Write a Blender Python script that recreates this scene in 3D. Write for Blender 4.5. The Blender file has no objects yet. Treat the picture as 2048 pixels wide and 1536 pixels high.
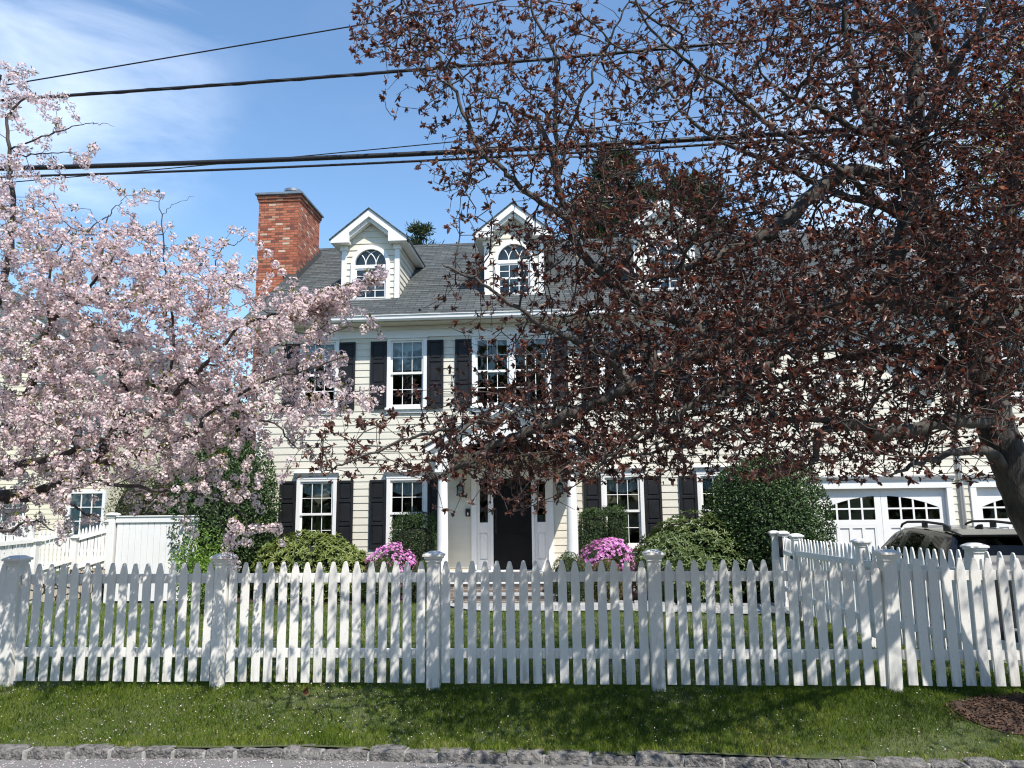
import bpy, bmesh, math, random
import numpy as np
from mathutils import Matrix, Vector
random.seed(7); RNG = np.random.default_rng(11)
scene = bpy.context.scene
COL = scene.collection

# ------------------------------------------------------------------ camera
FPX, PITCH, YAW, ROLL = 1500.0, math.radians(8.8), math.radians(4.2), 0.0117
CAM = np.array([0.0, 0.0, 2.12])
FW = np.array([-math.sin(YAW)*math.cos(PITCH), math.cos(YAW)*math.cos(PITCH), math.sin(PITCH)])
_r0 = np.array([math.cos(YAW), math.sin(YAW), 0.0]); _u0 = np.cross(_r0, FW)
UP = _u0*math.cos(ROLL) + _r0*math.sin(ROLL); RT = _r0*math.cos(ROLL) - _u0*math.sin(ROLL)
cd = bpy.data.cameras.new('camera'); cam = bpy.data.objects.new('camera', cd); COL.objects.link(cam)
cd.sensor_width = 36.0; cd.lens = 36.0*FPX/2048.0; cd.clip_start = 0.05; cd.clip_end = 5000
M = Matrix.Identity(4)
for i in range(3):
    M[i][0] = RT[i]; M[i][1] = UP[i]; M[i][2] = -FW[i]; M[i][3] = CAM[i]
cam.matrix_world = M
scene.camera = cam

# ------------------------------------------------------------------ points from directions
def ray(px, py): return FW + RT*((px-1024)/FPX) - UP*((py-768)/FPX)
def atY(px, py, Y):
    d = ray(px, py); return CAM + d*(Y/d[1])
def atZ(px, py, z):
    d = ray(px, py); return CAM + d*((z-CAM[2])/d[2])
def proj(P):
    d = np.asarray(P) - CAM; z = d @ FW
    return 1024 + FPX*(d @ RT)/z, 768 - FPX*(d @ UP)/z, z

# ------------------------------------------------------------------ light
SUNV = Vector((0.71, -1.0, 1.70)).normalized()
SUN_EL = math.asin(SUNV.z); SUN_AZ = math.atan2(SUNV.x, SUNV.y)
sd = bpy.data.lights.new('sun', 'SUN'); sd.energy = 4.9; sd.angle = math.radians(0.53); sd.color = (1.0, 0.955, 0.885)
sun = bpy.data.objects.new('sun', sd); COL.objects.link(sun)
sun.rotation_euler = SUNV.to_track_quat('Z', 'Y').to_euler()
world = bpy.data.worlds.new('World'); scene.world = world; world.use_nodes = True
wn = world.node_tree.nodes; wl = world.node_tree.links; wn.clear()
wo = wn.new('ShaderNodeOutputWorld'); wb = wn.new('ShaderNodeBackground'); wb.inputs['Strength'].default_value = 0.14
sky = wn.new('ShaderNodeTexSky'); sky.sky_type = 'NISHITA'; sky.sun_disc = False
sky.sun_elevation = SUN_EL; sky.sun_rotation = SUN_AZ; sky.air_density = 1.25; sky.dust_density = 0.25; sky.ozone_density = 3.2
tc = wn.new('ShaderNodeTexCoord')
mp = wn.new('ShaderNodeMapping'); mp.inputs['Scale'].default_value = (1.6, 1.6, 4.2); mp.inputs['Rotation'].default_value = (0.25, 0.35, 0.2)
wl.new(tc.outputs['Generated'], mp.inputs['Vector'])
nz = wn.new('ShaderNodeTexNoise'); nz.inputs['Scale'].default_value = 2.3; nz.inputs['Detail'].default_value = 7; nz.inputs['Roughness'].default_value = 0.58; nz.inputs['Distortion'].default_value = 0.5
wl.new(mp.outputs['Vector'], nz.inputs['Vector'])
cr = wn.new('ShaderNodeValToRGB'); cr.color_ramp.elements[0].position = 0.44; cr.color_ramp.elements[0].color = (0, 0, 0, 1)
cr.color_ramp.elements[1].position = 0.74; cr.color_ramp.elements[1].color = (1, 1, 1, 1)
wl.new(nz.outputs['Fac'], cr.inputs['Fac'])
cmul = wn.new('ShaderNodeMath'); cmul.operation = 'MULTIPLY'; cmul.inputs[1].default_value = 0.34
def cloud_patch(px, py, inner, outer):
    d = ray(px, py); d = d/np.linalg.norm(d)
    dt = wn.new('ShaderNodeVectorMath'); dt.operation = 'DOT_PRODUCT'; dt.inputs[1].default_value = tuple(float(c) for c in d); wl.new(tc.outputs['Generated'], dt.inputs[0])
    mr_ = wn.new('ShaderNodeMapRange'); mr_.interpolation_type = 'SMOOTHSTEP'; mr_.inputs['From Min'].default_value = math.cos(math.radians(outer)); mr_.inputs['From Max'].default_value = math.cos(math.radians(inner)); wl.new(dt.outputs['Value'], mr_.inputs['Value'])
    return mr_.outputs['Result']
cmax = wn.new('ShaderNodeMath'); cmax.operation = 'MAXIMUM'; wl.new(cloud_patch(90, 130, 0, 13), cmax.inputs[0]); wl.new(cloud_patch(1720, 430, 1, 13), cmax.inputs[1])
cpat = wn.new('ShaderNodeMath'); cpat.operation = 'MULTIPLY_ADD'; cpat.inputs[1].default_value = 0.93; cpat.inputs[2].default_value = 0.07; wl.new(cmax.outputs[0], cpat.inputs[0])
cboth = wn.new('ShaderNodeMath'); cboth.operation = 'MULTIPLY'; wl.new(cr.outputs['Color'], cboth.inputs[0]); wl.new(cpat.outputs[0], cboth.inputs[1])
wl.new(cboth.outputs[0], cmul.inputs[0])
cmix = wn.new('ShaderNodeMixRGB'); cmix.inputs['Color2'].default_value = (11.0, 11.6, 12.4, 1)
wl.new(cmul.outputs[0], cmix.inputs['Fac']); stint = wn.new('ShaderNodeMixRGB'); stint.blend_type = 'MULTIPLY'; stint.inputs['Fac'].default_value = 1.0; stint.inputs['Color2'].default_value = (0.97, 1.10, 1.18, 1)
wl.new(sky.outputs['Color'], stint.inputs['Color1']); wl.new(stint.outputs['Color'], cmix.inputs['Color1'])
wl.new(cmix.outputs['Color'], wb.inputs['Color']); wl.new(wb.outputs['Background'], wo.inputs['Surface'])
scene.view_settings.view_transform = 'Standard'; scene.view_settings.look = 'None'
scene.view_settings.exposure = 0.38; scene.view_settings.gamma = 1.0
scene.render.engine = 'CYCLES'
scene.cycles.max_bounces = 8; scene.cycles.transparent_max_bounces = 12; scene.cycles.diffuse_bounces = 3
scene.cycles.use_denoising = True; scene.cycles.denoising_input_passes = 'RGB_ALBEDO_NORMAL'; scene.cycles.denoising_prefilter = 'ACCURATE'; scene.cycles.filter_width = 1.15

# ------------------------------------------------------------------ materials
def mat_base(name):
    m = bpy.data.materials.new(name); m.use_nodes = True
    return m, m.node_tree.nodes, m.node_tree.links, m.node_tree.nodes['Principled BSDF']
def N(nodes, t, **kw):
    n = nodes.new(t)
    for k, v in kw.items():
        if k in n.inputs: n.inputs[k].default_value = v
        else: setattr(n, k, v)
    return n
def ramp(nodes, stops):
    r = nodes.new('ShaderNodeValToRGB'); e = r.color_ramp.elements
    while len(e) < len(stops): e.new(0.5)
    for i, (p, c) in enumerate(stops):
        e[i].position = p; e[i].color = (c[0], c[1], c[2], 1)
    return r
def noisy(name, c1, c2, scale=6, rough=0.6, bump=0.0, bscale=40, detail=5, spec=0.5, stretch=None, coat=0, metal=0, dist=0.01):
    m, n, l, b = mat_base(name)
    t = N(n, 'ShaderNodeTexCoord'); src = t.outputs['Object']
    if stretch:
        mpn = N(n, 'ShaderNodeMapping'); mpn.inputs['Scale'].default_value = stretch
        l.new(src, mpn.inputs['Vector']); src = mpn.outputs['Vector']
    z = N(n, 'ShaderNodeTexNoise', Scale=scale, Detail=detail, Roughness=0.62); l.new(src, z.inputs['Vector'])
    r = ramp(n, [(0.32, c1), (0.68, c2)]); l.new(z.outputs['Fac'], r.inputs['Fac'])
    l.new(r.outputs['Color'], b.inputs['Base Color'])
    b.inputs['Roughness'].default_value = rough; b.inputs['Specular IOR Level'].default_value = spec
    b.inputs['Metallic'].default_value = metal; b.inputs['Coat Weight'].default_value = coat
    if bump:
        z2 = N(n, 'ShaderNodeTexNoise', Scale=bscale, Detail=4); l.new(src, z2.inputs['Vector'])
        bp = N(n, 'ShaderNodeBump', Strength=bump, Distance=dist); l.new(z2.outputs['Fac'], bp.inputs['Height'])
        l.new(bp.outputs['Normal'], b.inputs['Normal'])
    return m
def leafy(name, stops, rough=0.5, trans=0.35, spec=0.4, tcol=None):
    """leaf or petal: each leaf carries its own random tint (attribute rnd) and lets some light through"""
    m, n, l, b = mat_base(name)
    a = N(n, 'ShaderNodeAttribute'); a.attribute_name = 'rnd'
    r = ramp(n, stops); l.new(a.outputs['Fac'], r.inputs['Fac'])
    l.new(r.outputs['Color'], b.inputs['Base Color']); b.inputs['Roughness'].default_value = rough; b.inputs['Specular IOR Level'].default_value = spec
    tr = N(n, 'ShaderNodeBsdfTranslucent')
    if tcol:
        mx0 = N(n, 'ShaderNodeMixRGB'); mx0.blend_type = 'MULTIPLY'; mx0.inputs['Fac'].default_value = 1.0
        mx0.inputs['Color2'].default_value = (*tcol, 1); l.new(r.outputs['Color'], mx0.inputs['Color1']); l.new(mx0.outputs['Color'], tr.inputs['Color'])
    else: l.new(r.outputs['Color'], tr.inputs['Color'])
    mx = N(n, 'ShaderNodeMixShader'); mx.inputs['Fac'].default_value = trans
    l.new(b.outputs[0], mx.inputs[1]); l.new(tr.outputs[0], mx.inputs[2])
    l.new(mx.outputs[0], n['Material Output'].inputs['Surface'])
    return m
def glass(name, tint=(0.85, 0.9, 0.9), ior=1.52, wav=.12):
    m, n, l, b = mat_base(name)
    tr = N(n, 'ShaderNodeBsdfTransparent'); tr.inputs['Color'].default_value = (*tint, 1)
    g = N(n, 'ShaderNodeBsdfGlossy', Roughness=0.02); f = N(n, 'ShaderNodeFresnel', IOR=ior)
    tx = N(n, 'ShaderNodeTexCoord'); z = N(n, 'ShaderNodeTexNoise', Scale=1.6, Detail=1); l.new(tx.outputs['Object'], z.inputs['Vector'])
    bp = N(n, 'ShaderNodeBump', Strength=wav, Distance=0.02); l.new(z.outputs['Fac'], bp.inputs['Height']); l.new(bp.outputs['Normal'], g.inputs['Normal'])
    mx = N(n, 'ShaderNodeMixShader'); l.new(f.outputs[0], mx.inputs['Fac']); l.new(tr.outputs[0], mx.inputs[1]); l.new(g.outputs[0], mx.inputs[2])
    l.new(mx.outputs[0], n['Material Output'].inputs['Surface'])
    return m
def bricks(name, cols, mortar, bw, rh, msize, bump=0.5, rough=0.85, offset=0.5, squash=1.0, noise=0.35):
    m, n, l, b = mat_base(name)
    uv = N(n, 'ShaderNodeUVMap')
    bt = N(n, 'ShaderNodeTexBrick'); bt.offset = offset
    bt.inputs['Scale'].default_value = 1.0; bt.inputs['Brick Width'].default_value = bw; bt.inputs['Row Height'].default_value = rh
    bt.inputs['Mortar Size'].default_value = msize; bt.inputs['Mortar Smooth'].default_value = 0.2; bt.inputs['Bias'].default_value = 0.0
    bt.inputs['Color1'].default_value = (0, 0, 0, 1); bt.inputs['Color2'].default_value = (1, 1, 1, 1); bt.inputs['Mortar'].default_value = (0.5, 0.5, 0.5, 1)
    l.new(uv.outputs['UV'], bt.inputs['Vector'])
    r = ramp(n, cols); l.new(bt.outputs['Color'], r.inputs['Fac'])
    z = N(n, 'ShaderNodeTexNoise', Scale=9, Detail=6, Roughness=0.7); l.new(uv.outputs['UV'], z.inputs['Vector'])
    mm = N(n, 'ShaderNodeMixRGB'); mm.blend_type = 'OVERLAY'; mm.inputs['Fac'].default_value = noise; l.new(r.outputs['Color'], mm.inputs['Color1']); l.new(z.outputs['Fac'], mm.inputs['Color2'])
    mx = N(n, 'ShaderNodeMixRGB'); mx.inputs['Color2'].default_value = (*mortar, 1)
    l.new(bt.outputs['Fac'], mx.inputs['Fac']); l.new(mm.outputs['Color'], mx.inputs['Color1']); l.new(mx.outputs['Color'], b.inputs['Base Color'])
    b.inputs['Roughness'].default_value = rough
    iv = N(n, 'ShaderNodeMath'); iv.operation = 'SUBTRACT'; iv.inputs[0].default_value = 1.0; l.new(bt.outputs['Fac'], iv.inputs[1])
    ad = N(n, 'ShaderNodeMath'); ad.operation = 'MULTIPLY_ADD'; ad.inputs[1].default_value = 0.4; l.new(z.outputs['Fac'], ad.inputs[0]); l.new(iv.outputs[0], ad.inputs[2])
    bp = N(n, 'ShaderNodeBump', Strength=bump, Distance=0.012); l.new(ad.outputs[0], bp.inputs['Height']); l.new(bp.outputs['Normal'], b.inputs['Normal'])
    return m

MAT = {}
MAT['siding'] = noisy('cream_siding_paint', (0.62, 0.575, 0.47), (0.70, 0.655, 0.545), 1.3, 0.6, 0.12, 30, stretch=(0.6, 1, 3))
MAT['siding2'] = noisy('pale_yellow_siding_paint', (0.68, 0.62, 0.46), (0.74, 0.68, 0.52), 1.3, 0.6, 0.1, 30)
MAT['trim'] = noisy('white_trim_paint', (0.77, 0.75, 0.715), (0.82, 0.80, 0.765), 2.2, 0.42, 0.06, 25)
MAT['fence'] = noisy('white_fence_paint', (0.77, 0.745, 0.70), (0.85, 0.825, 0.775), 5.0, 0.5, 0.25, 35, stretch=(1.5, 1.5, 0.35), detail=7)
_n = MAT['fence'].node_tree.nodes; _l = MAT['fence'].node_tree.links; _b = _n['Principled BSDF']
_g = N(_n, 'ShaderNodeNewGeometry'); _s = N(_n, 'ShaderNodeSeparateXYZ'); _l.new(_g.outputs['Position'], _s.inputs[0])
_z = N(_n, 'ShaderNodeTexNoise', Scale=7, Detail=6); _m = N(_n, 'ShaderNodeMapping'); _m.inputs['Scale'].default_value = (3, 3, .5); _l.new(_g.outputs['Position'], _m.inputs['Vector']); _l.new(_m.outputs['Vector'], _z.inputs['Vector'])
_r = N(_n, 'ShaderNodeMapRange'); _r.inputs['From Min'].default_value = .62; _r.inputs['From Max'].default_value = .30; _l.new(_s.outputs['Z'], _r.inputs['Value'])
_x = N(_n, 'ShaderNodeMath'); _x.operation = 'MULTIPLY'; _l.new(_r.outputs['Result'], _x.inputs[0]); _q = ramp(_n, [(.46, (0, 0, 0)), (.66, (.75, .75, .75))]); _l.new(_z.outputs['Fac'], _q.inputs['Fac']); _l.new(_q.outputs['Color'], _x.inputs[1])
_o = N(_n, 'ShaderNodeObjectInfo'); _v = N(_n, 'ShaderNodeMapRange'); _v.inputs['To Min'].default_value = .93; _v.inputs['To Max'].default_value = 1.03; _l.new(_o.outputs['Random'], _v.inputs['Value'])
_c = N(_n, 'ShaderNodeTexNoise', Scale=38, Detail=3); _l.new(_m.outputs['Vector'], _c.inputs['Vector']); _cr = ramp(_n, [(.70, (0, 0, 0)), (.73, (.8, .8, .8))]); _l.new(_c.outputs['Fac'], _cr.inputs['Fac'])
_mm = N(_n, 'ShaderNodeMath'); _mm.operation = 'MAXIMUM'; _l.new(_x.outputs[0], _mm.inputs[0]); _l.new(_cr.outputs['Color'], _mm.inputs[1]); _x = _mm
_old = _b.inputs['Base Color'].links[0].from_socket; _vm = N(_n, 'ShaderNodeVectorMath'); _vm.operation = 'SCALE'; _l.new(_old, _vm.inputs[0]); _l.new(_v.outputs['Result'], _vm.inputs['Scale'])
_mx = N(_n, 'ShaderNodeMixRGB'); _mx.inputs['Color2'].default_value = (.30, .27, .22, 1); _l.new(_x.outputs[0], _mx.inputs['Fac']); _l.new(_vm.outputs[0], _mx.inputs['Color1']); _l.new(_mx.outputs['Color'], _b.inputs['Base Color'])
MAT['shutter'] = noisy('black_shutter_paint', (0.009, 0.0095, 0.011), (0.016, 0.017, 0.019), 4, 0.55, 0.05, 20, spec=.3)
MAT['doorblack'] = noisy('black_door_paint', (0.003, 0.003, 0.0035), (0.006, 0.006, 0.007), 3, 0.5, spec=.2)
MAT['metalblack'] = noisy('black_iron', (0.012, 0.012, 0.013), (0.03, 0.028, 0.026), 20, 0.45, 0.1, 60, metal=0.3)
MAT['zinc'] = noisy('grey_sheet_metal', (0.22, 0.23, 0.24), (0.34, 0.35, 0.36), 5, 0.45, metal=0.8)
MAT['flash'] = noisy('dull_lead_flashing', (0.09, 0.08, 0.075), (0.13, 0.12, 0.11), 6, 0.6, metal=0.4)
MAT['roof'] = bricks('grey_asphalt_shingles', [(0.0, (0.046, 0.051, 0.051)), (0.5, (0.07, 0.077, 0.075)), (1.0, (0.10, 0.108, 0.104))], (0.022, 0.024, 0.024), 0.36, 0.125, 0.009, 0.9, 0.9, noise=0.85)  # dark joint colour paints shadow lines between the shingles
MAT['brick'] = bricks('red_chimney_brick', [(0.0, (0.15, 0.05, 0.035)), (0.2, (0.28, 0.075, 0.04)), (0.5, (0.40, 0.11, 0.055)), (0.75, (0.45, 0.14, 0.07)), (0.9, (0.40, 0.17, 0.10)), (0.97, (0.56, 0.40, 0.29))], (0.13, 0.085, 0.065), 0.215, 0.071, 0.007, 0.9, 0.9, noise=0.6)
MAT['stepbrick'] = bricks('brown_step_brick', [(0.0, (0.14, 0.10, 0.08)), (1.0, (0.22, 0.17, 0.14))], (0.35, 0.32, 0.28), 0.2, 0.065, 0.008, 0.5)
MAT['stone'] = noisy('grey_bluestone', (0.30, 0.30, 0.30), (0.42, 0.41, 0.39), 5, 0.75, 0.2, 20)
MAT['glass'] = glass('window_glass')
MAT['room'] = noisy('dim_room_plaster', (0.10, 0.09, 0.08), (0.14, 0.13, 0.11), 2, 0.8)
MAT['blind'] = noisy('pale_window_shade', (0.62, 0.66, 0.68), (0.7, 0.73, 0.74), 4, 0.8, 0.2, 8, stretch=(1, 1, 12))
MAT['bulb'] = noisy('frosted_lantern_glass', (0.7, 0.68, 0.6), (0.78, 0.76, 0.7), 8, 0.3)
MAT['cable'] = noisy('black_cable_sheath', (0.008, 0.008, 0.009), (0.016, 0.016, 0.017), 4, 0.5)
MAT['matwood'] = noisy('tan_coir', (0.35, 0.2, 0.08), (0.45, 0.28, 0.12), 30, 0.9, 0.4, 80)

# ------------------------------------------------------------------ mesh building
class MB:
    def __init__(s): s.v = []; s.f = []
    def add(s, vs, fs):
        o = len(s.v); s.v += [tuple(map(float, p)) for p in vs]; s.f += [tuple(i+o for i in f) for f in fs]; return s
    def box(s, x0, x1, y0, y1, z0, z1):
        return s.add([(x0,y0,z0),(x1,y0,z0),(x1,y1,z0),(x0,y1,z0),(x0,y0,z1),(x1,y0,z1),(x1,y1,z1),(x0,y1,z1)],
                     [(0,3,2,1),(4,5,6,7),(0,1,5,4),(1,2,6,5),(2,3,7,6),(3,0,4,7)])
    def prism(s, pts, d0, d1, axis='Y'):
        n = len(pts)
        if axis == 'Y': a = [(p[0], d0, p[1]) for p in pts]; b = [(p[0], d1, p[1]) for p in pts]
        elif axis == 'X': a = [(d0, p[0], p[1]) for p in pts]; b = [(d1, p[0], p[1]) for p in pts]
        else: a = [(p[0], p[1], d0) for p in pts]; b = [(p[0], p[1], d1) for p in pts]
        return s.add(a+b, [tuple(range(n)), tuple(range(2*n-1, n-1, -1))] + [(i, (i+1) % n, n+(i+1) % n, n+i) for i in range(n)])
    def quad(s, a, b, c, d): return s.add([a,b,c,d], [(0,1,2,3)])
    def tube(s, pts, rad, n=8, cap=True):
        V, F = tube_arrays([np.asarray(p, float) for p in pts], rad if hasattr(rad, '__len__') else [rad]*len(pts), n)
        fs = [tuple(f) for f in F]
        if cap: fs += [tuple(range(n-1, -1, -1)), tuple(range(len(V)-n, len(V)))]
        return s.add(V, fs)
    def lathe(s, c, prof, n=20):
        vs = []; fs = []
        for r, z in prof:
            for k in range(n):
                a = 2*math.pi*k/n; vs.append((c[0]+r*math.cos(a), c[1]+r*math.sin(a), c[2]+z))
        for j in range(len(prof)-1):
            for k in range(n): fs.append((j*n+k, j*n+(k+1) % n, (j+1)*n+(k+1) % n, (j+1)*n+k))
        fs += [tuple(range(n-1, -1, -1)), tuple(range((len(prof)-1)*n, len(prof)*n))]
        return s.add(vs, fs)
    def build(s, name, mat, root=None, smooth=False, bevel=0.0, uv=False, recalc=True, seg=2):
        return link_mesh(name, s.v, s.f, mat, root, smooth, bevel, uv, recalc, seg)
def tube_arrays(P, R, n):
    P = np.array(P); m = len(P); V = np.zeros((m*n, 3)); T = np.zeros_like(P)
    T[1:-1] = P[2:]-P[:-2]; T[0] = P[1]-P[0]; T[-1] = P[-1]-P[-2]
    T /= np.maximum(np.linalg.norm(T, axis=1, keepdims=True), 1e-9)
    a = np.array([0, 0, 1.0]) if abs(T[0][2]) < 0.9 else np.array([1.0, 0, 0])
    u = np.cross(T[0], a); u /= np.linalg.norm(u)
    ang = np.arange(n)*2*math.pi/n; ca, sa = np.cos(ang), np.sin(ang)
    for i in range(m):
        u = u - T[i]*(u @ T[i]); u /= max(np.linalg.norm(u), 1e-9); w = np.cross(T[i], u)
        V[i*n:(i+1)*n] = P[i] + R[i]*(ca[:, None]*u + sa[:, None]*w)
    F = []
    for i in range(m-1):
        for k in range(n): F.append((i*n+k, i*n+(k+1) % n, (i+1)*n+(k+1) % n, (i+1)*n+k))
    return V, F
def root_loc(root):
    L = np.zeros(3)
    while root is not None:
        L += np.array(root.location); root = root.parent
    return L
def link_mesh(name, v, f, mat, root=None, smooth=False, bevel=0.0, uv=False, recalc=True, seg=2):
    off = root_loc(root)
    me = bpy.data.meshes.new(name)
    me.from_pydata([(p[0]-off[0], p[1]-off[1], p[2]-off[2]) for p in v], [], f); me.update()
    if recalc or bevel:
        bm = bmesh.new(); bm.from_mesh(me)
        if recalc: bmesh.ops.recalc_face_normals(bm, faces=bm.faces)
        if bevel:
            es = [e for e in bm.edges if len(e.link_faces) == 2 and e.calc_face_angle(0) > 0.5]
            bmesh.ops.bevel(bm, geom=es, offset=bevel, segments=seg, affect='EDGES', clamp_overlap=True)
        bm.to_mesh(me); bm.free()
    if uv: set_uv(me, off)
    me.materials.append(mat)
    if smooth:
        me.polygons.foreach_set('use_smooth', [True]*len(me.polygons))
        if smooth == 'auto':
            me.set_sharp_from_angle(angle=math.radians(40))
    o = bpy.data.objects.new(name, me); COL.objects.link(o)
    if root is not None: o.parent = root
    return o
def set_uv(me, off=(0, 0, 0)):
    l = me.uv_layers.new(name='UVMap')
    for p in me.polygons:
        n = p.normal; a = (abs(n.x), abs(n.y), abs(n.z))
        for li in p.loop_indices:
            c = me.vertices[me.loops[li].vertex_index].co
            x, y, z = c.x+off[0], c.y+off[1], c.z+off[2]
            l.data[li].uv = (y, z) if a[0] >= a[1] and a[0] >= a[2] else ((x, z) if a[1] >= a[2] else (x, y))
def bulk(name, V, F, mat, root=None, rnd=None, smooth=False):
    """numpy mesh: F is (n,k), every face k-sided"""
    V = np.asarray(V, np.float32) - root_loc(root).astype(np.float32); F = np.asarray(F, np.int32); n, k = F.shape
    me = bpy.data.meshes.new(name)
    me.vertices.add(len(V)); me.vertices.foreach_set('co', V.ravel())
    me.loops.add(n*k); me.loops.foreach_set('vertex_index', F.ravel())
    me.polygons.add(n); me.polygons.foreach_set('loop_start', np.arange(0, n*k, k, dtype=np.int32))
    me.update(calc_edges=True)
    if rnd is not None:
        at = me.attributes.new('rnd', 'FLOAT', 'FACE'); at.data.foreach_set('value', np.asarray(rnd, np.float32))
    if smooth: me.polygons.foreach_set('use_smooth', np.ones(n, bool))
    me.materials.append(mat)
    o = bpy.data.objects.new(name, me); COL.objects.link(o)
    if root is not None: o.parent = root
    return o
def tag(o, label=None, cat=None, group=None, kind=None):
    if label: o['label'] = label
    if cat: o['category'] = cat
    if group: o['group'] = group
    if kind: o['kind'] = kind
    return o
def thing(name, loc, label, cat, group=None):
    o = bpy.data.objects.new(name, None); COL.objects.link(o); o.location = tuple(float(c) for c in loc); o.empty_display_size = 0.2
    return tag(o, label, cat, group)
def part_group(name, root, loc=(0, 0, 0)):
    o = bpy.data.objects.new(name, None); COL.objects.link(o); o.location = loc; o.parent = root
    return o
def norm(a): return a/np.maximum(np.linalg.norm(a, axis=-1, keepdims=True), 1e-9)
def rand_dirs(n, rng=RNG): return norm(rng.normal(size=(n, 3)))
def leaves(P, D, U, L, W, fold=0.25, droop=0.0):
    """folded leaves: base P, along D, roughly facing U; two quads each"""
    n = len(P); D = norm(D); S = norm(np.cross(D, U)); U = np.cross(S, D)
    L = np.broadcast_to(L, (n,))[:, None]; W = np.broadcast_to(W, (n,))[:, None]
    a1 = P + D*L*0.30 + S*W*0.42 + U*W*fold; a2 = P + D*L*0.68 + S*W*0.40 + U*W*fold - U*L*droop*0.4
    b1 = P + D*L*0.30 - S*W*0.42 + U*W*fold; b2 = P + D*L*0.68 - S*W*0.40 + U*W*fold - U*L*droop*0.4
    tip = P + D*L - U*L*droop
    V = np.stack([P, a1, a2, tip, b2, b1], 1).reshape(-1, 3)
    base = np.arange(n)[:, None]*6
    F = np.concatenate([base + np.array([[0, 1, 2, 3]]), base + np.array([[0, 3, 4, 5]])], 1).reshape(-1, 4)
    return V, F
def petals(C, Nn, R, k=5, cup=0.3, rng=RNG, width=0.62):
    """k-petalled flowers at C facing Nn, radius R; one kite per petal"""
    n = len(C); Nn = norm(Nn); a = norm(np.cross(Nn, rand_dirs(n, rng))); b = np.cross(Nn, a)
    R = np.broadcast_to(R, (n,)); Vs = []
    for i in range(k):
        t = 2*math.pi*i/k; d = a*math.cos(t)+b*math.sin(t); s = np.cross(Nn, d); Rr = R[:, None]
        c = C
        Vs.append(np.stack([c, c+d*Rr*0.62+s*Rr*width*0.6+Nn*Rr*cup, c+d*Rr*1.0+Nn*Rr*cup*0.8, c+d*Rr*0.62-s*Rr*width*0.6+Nn*Rr*cup], 1))
    V = np.stack(Vs, 1).reshape(-1, 3); F = np.arange(n*k*4).reshape(-1, 4)
    return V, F
def fbm(P, scale, seed=0):
    """cheap smooth 3-d noise in about -1..1"""
    r = np.random.default_rng(seed); out = np.zeros(len(P)); amp = 1.0; tot = 0
    for o in range(4):
        for _ in range(3):
            k = r.normal(size=3)*scale*(1.9**o); ph = r.uniform(0, 6.28); out += amp*np.sin(P @ k + ph)
        tot += amp*1.7; amp *= 0.55
    return out/tot

# ------------------------------------------------------------------ ground
def sstep(a, b, x): t = np.clip((x-a)/(b-a), 0, 1); return t*t*(3-2*t)
KX = np.array([-30, -15, -9, -4.80, -2.65, -0.5, 1.50, 3.38, 6, 10, 20, 30.0])
KY = np.array([4.6, 5.7, 6.1, 6.33, 6.45, 6.41, 6.37, 6.29, 6.1, 5.75, 4.6, 3.4])
def kerb_y(x): return np.interp(x, KX, KY)
def height(x, y):
    x = np.asarray(x, float); y = np.asarray(y, float)
    h = 0.092 + 0.178*sstep(0.2, 1.35, y-kerb_y(x)) - 0.16*sstep(7.9, 11.5, y) - 0.03*sstep(11, 15, y)
    h = h - 0.09*sstep(4.6, 5.6, x)*sstep(8.3, 9.6, y)
    h = h + 0.012*np.sin(x*1.7+y*0.9) + 0.008*np.sin(x*4.1-y*2.3)
    return h
def grid(xs, ys, zf):
    X, Y = np.meshgrid(xs, ys); Z = zf(X, Y); V = np.stack([X, Y, Z], -1).reshape(-1, 3); nx, ny = len(xs), len(ys)
    i = np.arange(nx*ny).reshape(ny, nx)
    return V, np.stack([i[:-1, :-1], i[:-1, 1:], i[1:, 1:], i[1:, :-1]], -1).reshape(-1, 4)
MAT['soil'] = noisy('lawn_soil', (0.045, 0.065, 0.018), (0.085, 0.095, 0.034), 5, 0.95, 0.5, 40)
MAT['asphalt'] = noisy('grey_asphalt', (0.15, 0.142, 0.133), (0.20, 0.19, 0.18), 3, 0.9, 0.6, 260, dist=0.004)
MAT['drive'] = noisy('driveway_asphalt', (0.10, 0.097, 0.09), (0.145, 0.14, 0.13), 2, 0.9, 0.5, 200, dist=0.004)
MAT['mulch'] = noisy('brown_mulch', (0.035, 0.02, 0.013), (0.10, 0.058, 0.038), 30, 0.95, 0.9, 60, dist=0.03)
MAT['far'] = noisy('far_lawn', (0.04, 0.07, 0.02), (0.06, 0.1, 0.03), 0.4, 0.95)
gv, gf = grid(np.linspace(-700, 700, 29), np.linspace(-700, 700, 29), lambda X, Y: X*0-0.35)
tag(bulk('ground', gv, gf, MAT['far']), kind='structure')
xs = np.linspace(-30, 30, 241)
gv, gf = grid(xs, np.concatenate([[0], np.linspace(0.1, 2.2, 16), np.linspace(2.5, 34, 90)]), lambda X, Y: X*0)
gv[:, 1] = gv[:, 1] + kerb_y(gv[:, 0]) + 0.06; gv[:, 2] = height(gv[:, 0], gv[:, 1])
tag(bulk('lawn', gv, gf, MAT['soil'], smooth=True), kind='structure')
gv, gf = grid(xs, np.linspace(-12, 0, 25), lambda X, Y: X*0)
gv[:, 1] = gv[:, 1] + kerb_y(gv[:, 0]) + 0.03; gv[:, 2] = 0.022+0.004*np.sin(gv[:, 0]*1.3)
tag(bulk('road', gv, gf, MAT['asphalt'], smooth=True), kind='structure')
gv, gf = grid(np.linspace(5.0, 14, 30), np.linspace(7.95, 17.3, 40), lambda X, Y: height(X, Y)+0.03)
tag(bulk('driveway', gv, gf, MAT['drive'], smooth=True), kind='structure')
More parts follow.
